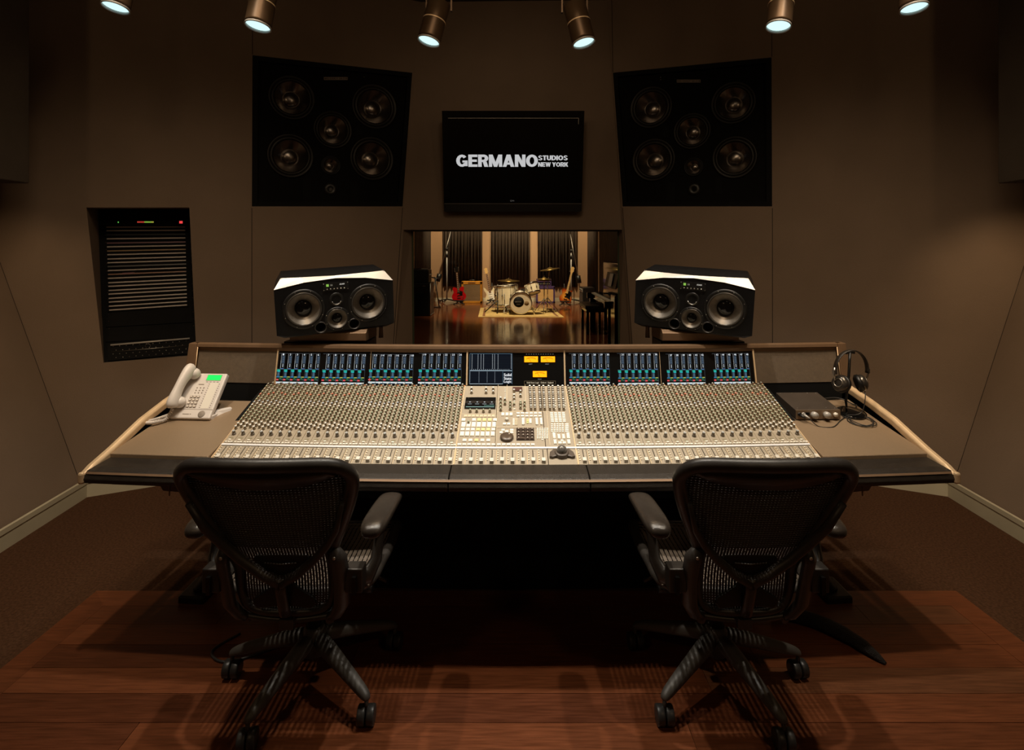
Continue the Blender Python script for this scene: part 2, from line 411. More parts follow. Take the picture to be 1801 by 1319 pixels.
# dark hanging side panels at the frame's upper corners
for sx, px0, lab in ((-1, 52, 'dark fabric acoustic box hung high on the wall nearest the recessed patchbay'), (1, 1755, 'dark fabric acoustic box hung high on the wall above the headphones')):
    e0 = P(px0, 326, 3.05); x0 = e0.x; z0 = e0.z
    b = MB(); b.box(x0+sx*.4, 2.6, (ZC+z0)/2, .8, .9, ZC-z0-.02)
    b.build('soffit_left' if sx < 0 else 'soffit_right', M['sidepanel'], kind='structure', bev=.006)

# floor: carpet slab, sunk timber platform of separate planks
fl_o = MB().box(0, 1.0, -.05, 8, 8.4, .1).build('floor', M['carpet'], kind='structure')
XL, XR, YB = -1.90, 2.03, 2.60
bw = .11
MB().box((XL+XR)/2, (YB-1.4)/2, .001, XR-XL, YB+1.4, .002).build('floor_joint', M['joint'], fl_o)
def plank(x0, x1, y0, y1, k, mit=None):
    g = .0009; z0, z1 = .0, .006+random.uniform(-.0003, .0003)
    q = [V(x0+g, y0+g, z0), V(x1-g, y0+g, z0), V(x1-g, y1-g, z0), V(x0+g, y1-g, z0)]
    if mit: q = [Vector(p) for p in mit]
    b = MB().hexa(q, [p+V(0, 0, z1) for p in q])
    off = V((x0+x1)/2, (y0+y1)/2, 0)
    o = b.build('plank', M['wood'][k], fl_o, org=(0, 0, 0))
    return o
plank(0, 0, 0, 0, 1, [(XL, YB, 0), (XL+bw, YB-bw, 0), (XR-bw, YB-bw, 0), (XR, YB, 0)])
plank(0, 0, 0, 0, 0, [(XL, YB, 0), (XL, -1.3, 0), (XL+bw, -1.3, 0), (XL+bw, YB-bw, 0)])
plank(0, 0, 0, 0, 1, [(XR, YB, 0), (XR-bw, YB-bw, 0), (XR-bw, -1.3, 0), (XR, -1.3, 0)])
y = YB-bw; row = 0; pw = .124
while y > -.6:
    x = XL+bw; first = True
    while x < XR-bw-.01:
        ln = random.uniform(.5, 1.3) if first else random.uniform(1.1, 1.9)
        first = False
        x2 = min(x+ln, XR-bw)
        if XR-bw-x2 < .3: x2 = XR-bw
        plank(x, x2, y-pw, y, random.choice([0, 1, 2, 3, 0, 1]))
        x = x2
    y -= pw; row += 1
# ================================================================= CONSOLE
CX = .015; CO = V(CX, 2.4, 0)
con = thing('mixing_console', 'wide cream recording console with meter screens and champagne metal side rims in mid-room', 'mixing console', CO)
PH = math.atan(.327); cP, sP = math.cos(PH), math.sin(PH)
def bend(v): return V(v.x, v.y+.03*v.x*v.x, v.z)
def cfin(mb): # console coords (x from centre, y world, z) -> local
    mb.xf(lambda v: bend(v)-V(0, 2.4, 0)); return mb
def SP(x, t, h=0): return V(x, 2.18+t*cP-h*sP, .737+t*sP+h*cP)   # on the control surface
RS = Matrix.Rotation(PH, 3, 'X')
def sbox(mb, x, t, h0, sx, st, sh, mi=0, c=None): q = SP(x, t, h0+sh/2); mb.box(q.x, q.y, q.z, sx, st, sh, RS, mi, c)
HW, CW2 = 1.20, .240
LT = .568
CH = (HW-CW2)/24
def xdiv(mb, n=12): pass
# channel strips: one plate each
for side in (-1, 1):
    for k in range(24):
        x = side*(CW2+CH*(k+.5))
        b = MB(); sbox(b, x, LT/2+.054, -.012, CH-.0016, LT-.108, .012)
        cfin(b).build('channel_strip', M['panel'], con)
        b = MB(); sbox(b, x, .048, -.012, CH-.0016, .094, .012)
        cfin(b).build('fader_strip', M['panel'], con)
# bed under the strips
b = MB()
for k in range(12):
    x0, x1 = -HW+k*HW/6, -HW+(k+1)*HW/6
    lo = [SP(x0, -.002, -.05), SP(x1, -.002, -.05), SP(x1, LT+.01, -.11), SP(x0, LT+.01, -.11)]
    b.hexa(lo, [SP(x0, -.002, -.0125), SP(x1, -.002, -.0125), SP(x1, LT+.01, -.0125), SP(x0, LT+.01, -.0125)])
cfin(b).build('console_bed', M['bronzed'], con)
# centre section plates
for (x0, x1, t0, t1) in ((-CW2, -.083, .108, .40), (-CW2, -.083, .402, LT), (-.082, .120, .235, LT), (-.082, .120, .108, .233), (.121, CW2, .108, LT), (-CW2, .125, .002, .096), (.126, CW2, .002, .096)):
    b = MB(); sbox(b, (x0+x1)/2, (t0+t1)/2, -.012, x1-x0-.002, t1-t0, .012)
    cfin(b).build('centre_panel', M['panel'], con)
# white write-on strip
b = MB()
for k in range(24):
    x0 = -HW+k*HW/12; sbox(b, x0+HW/24, .102, -.004, HW/12+.0005, .010, .007)
cfin(b).build('scribble_strip', M['strip'], con)
# bright module seams and outer edges
for x in (-HW, -CW2, CW2, HW):
    b = MB(); sbox(b, x, LT/2, -.01, .004, LT, .0125); cfin(b).build('module_edge', M['bronze'], con)
# faders
cap = MB()
prof = [(-.0115, 0), (-.0095, .010), (-.003, .0075), (.003, .0075), (.0095, .010), (.0115, 0)]
cap.prism([(-.007, a, h) for a, h in prof], (.014, 0, 0))
cap.box(0, 0, .0078, .0142, .0012, .0012)
capm = cap.mesh('fader_cap', M['white'])
slots = MB(); fb = MB()
fx = [s_*(CW2+CH*(k+.5)) for s_ in (-1, 1) for k in range(24)]+[-.2202+.0402*k for k in range(9)]
for x in fx:
    sgn = .006
    sbox(slots, x+sgn, .052, .0, .0026, .078, .0006)
    q = SP(x+sgn, .020+random.uniform(-.002, .002), .002)
    inst('fader_cap', capm, con, bend(q)-V(0, 2.4, 0), (PH, 0, 0))
    for j in range(5): sbox(fb, x-.011, .028+j*.0145, 0, .005, .005, .003, c=S('#efe6d2'))
    for j in range(9): sbox(fb, x+.0135, .014+j*.0088, 0, .004, .0012, .0004, c=S('#efe6d2'))
    sbox(fb, x-.0165, .046, 0, .0012, .08, .0005, c=S('#e6c998'))
cfin(slots).build('fader_slot', M['blkm'], con)
cfin(fb).build('fader_markings', M['attr'], con, kind='stuff')
# knobs
def knob_mb(r, h, capc, body, n=8):
    b = MB(); b.lathe([(r*1.08, 0), (r, h*.35), (r*.8, h*.4), (r*.78, h*.9)], (0, 0, 0), (0, 0, 1), n, c=body, sm=False)
    b.lathe([(r*.80, h*.9), (r*.76, h), (0, h)], (0, 0, 0), (0, 0, 1), n, c=capc, sm=False, cap=False)
    b.box(0, r*.55, h, r*.25, r*.8, h*.06, c=(.9, .88, .82)); return b
BODY = S('#8a7a60'); GREENC = S('#8f9a80'); REDC = S('#c86a50'); WHT = S('#dfe2e0'); GREY = S('#9a9a94'); BLUE = S('#a9b6c4')
big = knob_mb(.0078, .019, S('#a9adae'), S('#7d7468'), 12).mesh('knob', M['attr'])
rowsT = [.212, .234, .262, .284, .306, .328, .352, .374, .396, .418, .440, .462, .484, .506, .530, .552]
rowcol = [WHT, WHT, GREENC, GREENC, GREENC, GREENC, GREENC, WHT, BLUE, GREENC, GREENC, REDC, GREENC, GREY, GREENC, GREY]
kms = {}
for i, cc in enumerate(rowcol):
    if cc not in kms: kms[cc] = (knob_mb(.0062, .0155, cc, BODY), None)
km_mesh = {c: m_.mesh('knob', M['attr']) for c, (m_, _) in kms.items()}
field = MB(); nparts = 0
for s_ in (-1, 1):
    for k in range(24):
        x = s_*(CW2+CH*(k+.5))
        inst('knob', big, con, bend(SP(x, .171, 0))-V(0, 2.4, 0), (PH, 0, 0)); nparts += 1
        for i, t in enumerate(rowsT):
            for j, dx in enumerate((-.0095, .0095)):
                tt = t+(.011 if j else 0)-.004
                if tt > .560: continue
                cc = rowcol[i]
                if i == 11 and (k*7+j) % 3 == 0: cc = GREENC
                if i < 2 or (i == 2 and j == 0):
                    inst('knob', km_mesh[cc], con, bend(SP(x+dx, tt, 0))-V(0, 2.4, 0), (PH, 0, 0)); nparts += 1
                else:
                    src = kms[cc][0]; q0 = SP(x+dx, tt, 0)
                    n0 = len(field.v); field.v += [RS @ v+q0 for v in src.v]
                    field.f += [[n0+a for a in f] for f in src.f]; field.mi += src.mi; field.c += src.c; field.s += src.s
cfin(field).build('knob_field', M['attr'], con, kind='stuff')
# channel buttons, small
cb = MB()
for s_ in (-1, 1):
    for k in range(24):
        x = s_*(CW2+CH*(k+.5))
        sbox(cb, x, .146, 0, .018, .006, .0006, c=S('#8b8468'))
        for dx, t in ((0, .133), (-.010, .1185), (.003, .1185), (.014, .1185)):
            sbox(cb, x+dx, t, 0, .0105 if dx == 0 else .0095, .007, .004, c=S('#f3eee2'))
        sbox(cb, x-.006, .192, 0, .022, .0012, .0005, c=S('#f0e6d0'))
        for t in (.245, .30, .36, .41, .45, .50): sbox(cb, x, t, 0, .004, .004, .002, c=S('#f0e4cc'))
        sbox(cb, x+CH/2-.0012, .35, 0, .0008, .40, .0005, c=S('#cbb590'))
        sbox(cb, x, .5655, 0, .030, .004, .0006, c=(.02, .015, .01))
        sbox(cb, x+.018, .5655, 0, .005, .005, .004, c=S('#ff9a60'))
cfin(cb).build('channel_buttons', M['attr'], con, kind='stuff')
# centre section controls, read off the panel plane
PN = V(0, -sP, cP); PO = V(0, 2.18, .737)
def cs(u, v):
    q = hit(800+u/5.734, 600+v/5.734, PO, PN); return q.x-CX, (q.y-2.18)/cP
def cbtn(u0, v0, u1, v1, h=.005, c=None, name='button', parent=con):
    x0, t1 = cs(u0, v0); x1, t0 = cs(u1, v1); b = MB()
    sx, st = x1-x0, t1-t0; q = SP((x0+x1)/2, (t0+t1)/2, 0)
    key = (round(sx, 4), round(st, 4), round(h, 4), c)
    if key not in _bm:
        b.box(0, 0, h*.4, sx, st, h*.8, c=c); b.box(0, 0, h*.9, sx*.8, st*.8, h*.2, c=c); _bm[key] = b.mesh(name, M['attr'])
    inst(name, _bm[key], parent, bend(q)-V(0, 2.4, 0), (PH, 0, 0))
_bm = {}
IV = S('#f4f1e8'); YL = S('#efe7a8'); TN = S('#d9cbb0'); BR = S('#4a3a30')
# left bank of bright buttons
for r_, (v0, v1) in enumerate(((785, 812), (822, 872), (882, 908), (918, 962))):
    for k in range(7):
        u = 56+k*53+(14 if r_ < 2 else 6 if r_ == 2 else 0)-(k*1.5 if r_ else 0)
        if r_ == 0 and k == 1: continue
        cbtn(u, v0, u+34, v1, .005, YL if (r_ in (0, 2) and k in (3, 4, 5)) else IV)
for k in range(5): cbtn(80+k*60, 990, 115+k*60, 1015, .004, YL if k == 2 else IV)
for k in range(8): cbtn(27+k*49, 1037, 64+k*49, 1055, .004, IV)
for k in range(8): cbtn(425+k*49, 1037, 462+k*49, 1055, .004, IV)
for k in range(8): cbtn(92+k*40, 745, 122+k*40, 768, .003, TN)
for k in range(3): cbtn(470+k*41, 727, 500+k*41, 757, .005, IV)
for k in range(6):
    cbtn(622+k*44, 722, 654+k*44, 738, .004, IV); cbtn(622+k*44, 750, 654+k*44, 766, .004, IV)
for u in (675, 812, 858): cbtn(u, 780, u+28, 848, .006, IV)
for k in range(5): cbtn(584, 782+k*14, 602, 793+k*14, .003, IV); cbtn(606, 782+k*14, 632, 793+k*14, .003, TN)
for k in range(3): cbtn(722, 788+k*16, 744, 800+k*16, .003, YL)
cbtn(748, 785, 774, 832, .004, IV)
for (u, v) in ((485, 828), (527, 828), (470, 890), (558, 890), (452, 915), (557, 915), (508, 905)): cbtn(u, v, u+32, v+20, .004, IV)
for r_ in range(6):
    for k in range(4): cbtn(960+k*40+r_*2, 722+r_*17, 990+k*40+r_*2, 735+r_*17, .003, IV)
for r_ in range(5):
    for k in range(5): cbtn(970+k*27, 834+r_*18, 990+k*27, 846+r_*18, .003, IV)
for k in range(5): cbtn(1112, 834+k*18, 1148, 848+k*18, .003, IV)
for (u0, v0, u1, v1) in ((985, 928, 1018, 988), (1034, 945, 1066, 990), (1080, 945, 1112, 990), (1124, 928, 1162, 988), (995, 998, 1028, 1042), (1042, 1020, 1080, 1042), (1085, 1020, 1122, 1042), (1132, 998, 1168, 1042), (1066, 1000, 1098, 1016)): cbtn(u0, v0, u1, v1, .005, IV)
for r_ in range(8):
    for k in range(5):
        if r_ == 7 and k not in (2,): continue
        cbtn(826+k*24, 880+r_*16, 844+k*24, 890+r_*16, .003, IV)
# dark keypad
pad = MB(); x0, t1 = cs(620, 880); x1, t0 = cs(803, 1003); sbox(pad, (x0+x1)/2, (t0+t1)/2, 0, x1-x0, t1-t0, .003, c=S('#3a2c24'))
kp = cfin(pad).build('keypad', M['attr'], con)
for r_ in range(4):
    for k in range(4):
        if r_ == 3 and k in (1,): continue
        cbtn(627+k*45, 886+r_*30, (660+k*45) if not (r_ == 3 and k == 0) else 704, 908+r_*30, .008, BR, 'key', con)
        cbtn(639+k*45, 892+r_*30, 648+k*45, 899+r_*30, .0088, IV, 'key_mark', con)
# jog wheel
x, t = cs(524, 978); q = bend(SP(x, t, 0))-V(0, 2.4, 0)
b = MB().lathe([(.0275, 0), (.0275, .009), (.024, .012), (.006, .0115), (0, .0115)], (0, 0, 0), (0, 0, 1), 32)
jw = b.build('jog_wheel', mat('jog_wheel_brown', S('#54463a'), .3), con); jw.location = q; jw.rotation_euler = (PH, 0, 0)
MB().lathe([(.003, .0117), (.003, .0135), (0, .0135)], (.010, .012, 0), (0, 0, 1), 12).build('finger_dimple', M['white'], jw)
x, t = cs(524, 800); b = MB().ball((0, 0, .006), .009, (1, 1, .8), 14); kb = b.build('joystick_ball', M['white'], con); kb.location = bend(SP(x, t))-V(0, 2.4, 0)
# centre knobs columns
for (u, vs_) in ((168, (480, 515)), (315, (480, 515)), (387, (480, 515)), (155, (705,)), (220, (705,)), (288, (705,)), (352, (705,)), (462, (580, 620, 655, 690)), (505, (590, 630)), (558, (620, 650, 680)), (597, (500, 550, 580, 640)), (662, (510, 550, 620, 640, 670)), (703, (620, 650, 690)),
                 (137, (822,))):
    for v in vs_:
        x, t = cs(u, v+14); inst('knob', km_mesh[WHT if v < 600 else GREENC], con, bend(SP(x, t))-V(0, 2.4, 0), (PH, 0, 0))
for u in (755, 795, 850, 892, 945, 985, 1040, 1085):
    for v in range(470, 700, 22):
        x, t = cs(u+(v-470)*.06, v+6)
        if t > .555: continue
        inst('knob', km_mesh[GREY if (v//22) % 3 else WHT], con, bend(SP(x, t))-V(0, 2.4, 0), (PH, 0, 0))
# centre white buttons and red meter window
b = MB()
for k in range(9): x, t = cs(508, 480+k*14); sbox(b, x, t, 0, .007, .004, .003, c=IV)
for u in (600, 705, 805, 905, 1010, 1108):
    for v in (610, 635, 660, 690): x, t = cs(u, v); sbox(b, x, t, 0, .008, .006, .004, c=IV)
x0, t1 = cs(583, 470); x1, t0 = cs(680, 508); sbox(b, (x0+x1)/2, (t0+t1)/2, 0, x1-x0, t1-t0, .005, c=S('#4b2a20'))
for (u0, v0, u1, v1) in ((425, 440, 427, 1030), (425, 708, 945, 710), (712, 440, 714, 700), (425, 866, 810, 868), (60, 735, 420, 737), (525, 440, 527, 600), (935, 708, 950, 1050)):
    x0, t1 = cs(u0, v0); x1, t0 = cs(u1, v1)
    if abs(u1-u0) < 30: x0 = x1 = (x0+x1)/2
    sbox(b, (x0+x1)/2, (t0+t1)/2, 0, max(.0012, abs(x1-x0)), max(.0012, t1-t0), .0006, c=S('#e9d9b8'))
cfin(b).build('panel_markings', M['attr'], con, kind='stuff')
# small inset screen of the centre section
b = MB(); x0, t1 = cs(118, 580); x1, t0 = cs(402, 683)
sbox(b, (x0+x1)/2, (t0+t1)/2, 0, x1-x0+.006, t1-t0+.005, .006)
ist = cfin(b).build('inset_screen', M['blkg'], con)
g = MB()
for k in range(4):
    xx = lerp(x0, x1, .14+.25*k); sbox(g, xx, lerp(t0, t1, .55), .0062, .007, .005, .0003, c=(.6, .65, .68)); sbox(g, xx, lerp(t0, t1, .36), .0062, .018, .0018, .0003, c=(.6, .65, .68))
sbox(g, (x0+x1)/2, lerp(t0, t1, .08), .0062, (x1-x0)*.96, .004, .0003, c=(.35, .55, .48))
for k in range(8): sbox(g, lerp(x0, x1, .65+.045*k), lerp(t0, t1, .22), .0062, .003, .003, .0003, c=(.25, .6, .45))
cfin(g).build('screen_graphics', M['glow'], con)
# trackball
x, t = cs(1078, 1145); tb = V(x, t, 0)
b = MB(); q = SP(x, t)
pts = [(-.050, -.022), (-.046, .006), (-.030, .024), (0, .032), (.030, .024), (.046, .006), (.052, -.022), (.038, -.026), (.014, -.014), (-.014, -.014), (-.038, -.026)]
b.prism([SP(x+a, t+c_, .001) for a, c_ in pts], PN*.010)
b.lathe([(.029, 0), (.029, .012), (.024, .017), (.020, .016)], q, PN, 24)
cfin(b).build('trackball_housing', mat('trackball_plastic', S('#564c44'), .35), con, bev=.003)
b = MB().ball(SP(x, t+.004, .018), .020, n=24); cfin(b).build('trackball', mat('trackball_ball', S('#77736e'), .18, .3), con)
# ---- armrest
def sweep_x(mb, prof, xs, mi=0, c=None, ends=True):
    n = len(prof); vs = [V(x, a, b_) for x in xs for a, b_ in prof]; fs = []
    for i in range(len(xs)-1):
        for k in range(n): k2 = (k+1) % n; fs.append((i*n+k, i*n+k2, (i+1)*n+k2, (i+1)*n+k))
    if ends: fs += [tuple(range(n))[::-1], tuple((len(xs)-1)*n+k for k in range(n))]
    mb.add(vs, fs, mi, c, False)
armp = [(2.185, .738), (2.10, .733), (2.072, .727), (2.058, .715), (2.052, .700), (2.058, .685), (2.075, .678), (2.185, .690)]
for i, (x0, x1) in enumerate(((-1.635, -.248), (-.245, .268), (.271, 1.655))):
    b = MB(); sweep_x(b, armp, [lerp(x0, x1, k/8) for k in range(9)])
    cfin(b).build('armrest', M['leather'], con, bev=.003)
b = MB(); sweep_x(b, [(2.0655, .7245), (2.060, .7195), (2.057, .7205), (2.064, .7265)], [lerp(-1.62, 1.64, k/24) for k in range(25)])
cfin(b).build('armrest_piping', M['bronzed'], con)
b = MB(); sweep_x(b, [(2.19, .690), (2.10, .678), (2.11, .662), (2.19, .64)], [lerp(-1.55, 1.57, k/16) for k in range(17)])
cfin(b).build('front_apron', M['blkm'], con)
# body tray beneath
b = MB(); sweep_x(b, [(2.19, .725), (2.19, .60), (2.50, .50), (2.86, .50), (2.86, .90), (2.74, .89)], [lerp(-1.24, 1.24, k/12) for k in range(13)])
cfin(b).build('underbody', M['blkm'], con)
b = MB(); sweep_x(b, [(2.62, .5), (2.62, .0), (2.86, .0), (2.86, .5)], [lerp(-1.12, 1.12, k/6) for k in range(7)])
cfin(b).build('trunking', M['blkm'], con)
# splayed legs
for s_ in (-1, 1):
    b = MB(); b.tube([V(s_*1.22, 2.72, .50), V(s_*1.29, 2.64, .28), V(s_*1.40, 2.54, .06), V(s_*1.44, 2.50, .022)], [.045, .04, .036, .022], 8, flat=(1, 1.5))
    b.box(s_*1.43, 2.52, .018, .12, .16, .036)
    cfin(b).build('leg', M['blk'], con, bev=.008)
    b = MB(); b.prism([V(s_*1.22, 2.10, .68), V(s_*1.36, 2.10, .68), V(s_*1.36, 2.13, .635), V(s_*1.24, 2.13, .63)], (0, .45, 0)); cfin(b).build('wing_bracket', M['blk'], con, bev=.006)
    b = MB(); b.box(s_*1.31, 2.098, .655, .004, .004, .045); cfin(b).build('bracket_edge', M['bronzed'], con)
# ---- screens
scN = V(0, -(1.074-.915), .04).normalized()   # screen face leans back; normal toward viewer
SO = V(0, 2.73, .915); SU = V(0, .04, .159).normalized()
def SC(x, h, d=0): return SO+V(x, 0, 0)+SU*h+V(0, -SU.z, SU.y)*d
def scpt(px, py):
    n = V(0, -SU.z, SU.y); q = hit(px, py, SO+V(0, .035, 0) if abs(px-904) > 250 else SO+V(0, .008, 0), n); return q.x-CX, (q.z-.915)/SU.z
SH = .166
def scbox(mb, x0, h0, x1, h1, d0, d1, c=None, mi=0):
    lo = [SC(x0, h0, d0), SC(x1, h0, d0), SC(x1, h1, d0), SC(x0, h1, d0)]
    mb.hexa(lo, [SC(x0, h0, d1), SC(x1, h0, d1), SC(x1, h1, d1), SC(x0, h1, d1)], mi, c)
segs = [(-1.165, -.705), (-.703, -.236), (-.229, .236), (.243, .705), (.707, 1.170)]
for x0, x1 in segs:
    b = MB(); scbox(b, x0, 0, x1, SH, -.03, 0); cfin(b).build('screen_bezel', M['blkg'], con)
b = MB()
for x in (-1.169, -.2325, .2395, 1.174): scbox(b, x-.0035, 0, x+.0035, SH+.004, -.03, .006)
for x in (-.704, .706): scbox(b, x-.001, 0, x+.001, SH, -.02, .001)
scbox(b, -1.17, -.006, 1.17, -.002, -.004, .006)
cfin(b).build('screen_divider', M['bronze'], con)
EM = MB
def disp(px0, px1, py0, py1, n0, names):
    x0, h1 = scpt(px0, py0); x1, h0 = scpt(px1, py1); x1b, _ = scpt(px1, py0)
    w_ = x1-x0; H = h1-h0
    g = MB()
    def r(a, b_, c_, d_, col): # a..c across 0..6, b..d down 0..1
        scbox(g, x0+w_*a/6, h1-H*d_, x0+w_*c_/6, h1-H*b_, .0006, .0012, c=tuple(v*.9 for v in col))
    D = (.03, .045, .065)
    for i in range(6):
        def q(a, b_, c_, d_, col): r(i+a, b_, i+c_, d_, col)
        q(.0, .0, 1.0, .004, (.16, .18, .2)); q(.985, .0, 1.0, .98, (.12, .15, .17))
        q(.62, .09, .96, .33, (.05, .075, .11))
        for k in range(3): q(.66, .14+k*.07, .92, .15+k*.07, (.12, .16, .22))
        for k in range(16):
            y0 = .02+k*.031; q(.46, y0, .53, y0+.016, (.62, .68, .70) if k > 6 else (.42, .42, .44))
        q(.76, .345, .84, .46, (.55, .62, .66)); q(.73, .40, .88, .42, (.3, .35, .4))
        q(.58, .495, .92, .515, (.10, .20, .45))
        q(0, .525, 1, .532, (.12, .28, .42))
        q(.06, .54, .50, .60, (.02, .48, .30)); q(.12, .58, .50, .622, (.03, .42, .50))
        q(.12, .632, .46, .76, (.04, .07, .10)); q(.20, .64, .26, .75, (.12, .22, .3)); q(.36, .64, .40, .75, (.12, .22, .3))
        q(.05, .765, .50, .79, (.04, .25, .55)); q(.56, .765, .95, .79, (.52, .52, .10))
        q(.0, .80, 1, .806, (.1, .3, .2)); q(.48, .82, .75, .835, (.05, .35, .12))
        q(.02, .845, .36, .893, (.80, .10, .11)); q(.42, .845, .60, .885, (.03, .12, .05)); q(.66, .845, .95, .885, (.05, .10, .10))
        q(.02, .935, .95, .985, (.72, .80, .82)); q(.02, .99, 1.0, 1.0, (.05, .12, .2))
        add_text(g, names[i], SC(x0+w_*(i+.66)/6, h1-H*.07, .0012), V(w_*.18/6*min(2, len(names[i])), 0, 0), SU*H*.06, .02, c=(.8, .85, .9))
    return cfin(g).build('display', M['glow'], con)
dsp = [(489, 560), (570, 642), (652, 725.5), (737, 811), (1000, 1073), (1085, 1157), (1168.5, 1240), (1251, 1321.5)]
for i, (a, c_) in enumerate(dsp):
    disp(a, c_, 621.5, 675.5-.5, 0, [str(i*6+k+1) for k in range(6)])
# centre computer screen
g = MB(); x0, h1 = scpt(826.5, 621.3); x1, h0 = scpt(901, 675); w_, H = x1-x0, h1-h0
def r(a, b_, c_, d_, col): scbox(g, x0+w_*a, h1-H*d_, x0+w_*c_, h1-H*b_, .0006+.0002*r.l, .0012+.0002*r.l, c=col)
r.l = 0; r(0, 0, 1, 1, (.002, .004, .009)); r.l = 1
LB = (.10, .17, .23)
r(0, 0, 1, .012, LB); r(0, .55, 1, .575, (.35, .45, .52)); r(0, 0, .008, 1, (.1, .16, .22)); r(.992, 0, 1, 1, (.1, .16, .22)); r(0, .985, .78, 1, (.5, .58, .64))
for c_ in (.05, .19, .26, .32, .53, .58, .66, .97):
    for k in range(16): r(c_, .02+k*.031, c_+.012, .038+k*.031, (.42, .46, .50))
for k in range(9): r(.01, .05+k*.055, .99, .053+k*.055, (.018, .028, .04))
for c_ in (.0, .21, .40, .58):
    for k in range(10): r(c_+.01, .60+k*.036, c_+.018, .62+k*.036, (.35, .4, .45))
for k in range(6): r(.01, .62+k*.055, .76, .623+k*.055, (.02, .03, .045))
for k in range(20): r(.04+k*.046, .515, .055+k*.046, .53, (.45, .5, .55))
r(.78, .575, 1, 1, (.003, .006, .012)); r(.775, .575, .782, 1, LB)
r.l = 3
for i, wd in enumerate(('Solid', 'State', 'Logic')):
    add_text(g, wd, SC(x0+w_*.805, h1-H*(.745+i*.115), .0022), V(w_*.175, 0, 0), SU*H*.095, .022, c=(.9, .92, .95))
cfin(g).build('computer_screen', M['glow'], con)
# meters
for (a, b_, c_, d_) in ((922, 626.3, 946, 636.5), (951, 626.3, 976, 636.5), (937, 652, 961.5, 662.6)):
    x0, h1 = scpt(a, b_); x1, h0 = scpt(c_, d_); b = MB(); scbox(b, x0, h0, x1, h1, .0005, .002)
    mo = cfin(b).build('vu_meter', M['amber'], con)
    g = MB(); n = 9; xc = (x0+x1)/2; w_ = x1-x0; H = h1-h0
    pts = [SC(xc+w_*.4*math.sin(R(-60+120*k/n)), h0+H*(.35+.4*math.cos(R(-60+120*k/n))), .0026) for k in range(n+1)]
    g.tube(pts, .0006, 4); g.tube([SC(xc, h0+H*.05, .0026), SC(xc-w_*.2, h0+H*.75, .0026)], .0005, 4)
    for k in range(n+1): g.tube([pts[k], pts[k]+SU*.004], .0004, 4)
    cfin(g).build('meter_scale', M['blkm'], con)
g = MB()
for px_, t_ in ((928, 'LEFT'), (957, 'RIGHT')):
    x0, h0 = scpt(px_+2, 640.5); add_text(g, t_, SC(x0, h0, .0006), V(.018, 0, 0), SU*.004, .01, c=(.35, .33, .3))
x0, h0 = scpt(946, 667); add_text(g, 'PHASE', SC(x0, h0, .0006), V(.017, 0, 0), SU*.004, .01, c=(.35, .33, .3))
x0, h0 = scpt(926.5, 674.2); x1, _ = scpt(973, 674.2); add_text(g, 'Solid State Logic \u00b7 Oxford \u00b7 England', SC(x0, h0, .0008), V(x1-x0, 0, 0), SU*.0085, .012, c=(.75, .62, .42))
x0, h0 = scpt(922, 675.6); x1, h1 = scpt(977, 669.3)
for (a, b_, c_, d_) in ((x0, h0, x1, h0+.001), (x0, h1-.001, x1, h1), (x0, h0, x0+.001, h1), (x1-.001, h0, x1, h1)): scbox(g, a, b_, c_, d_, .0005, .001, c=(.22, .15, .08))
for k in range(12): x0, h0 = scpt(925+k*4.2, 622); scbox(g, x0, h0-.002, x0+.006, h0, .0005, .001, c=(.18, .16, .14))
cfin(g).build('meter_lettering', M['glow'], con)
# top shelf and trim
b = MB(); sweep_x(b, [(2.762, 1.080), (2.755, 1.084), (2.758, 1.097), (2.768, 1.101), (2.790, 1.101), (2.795, 1.09), (2.795, 1.04), (2.78, 1.04)], [lerp(-1.60, 1.63, k/24) for k in range(25)])
cfin(b).build('top_rail', M['bronzed'], con)
b = MB(); sweep_x(b, [(2.775, 1.045), (3.10, 1.045), (3.10, .50), (2.84, .50)], [lerp(-1.60, 1.63, k/24) for k in range(25)])
cfin(b).build('back_panel', M['blkm'], con)
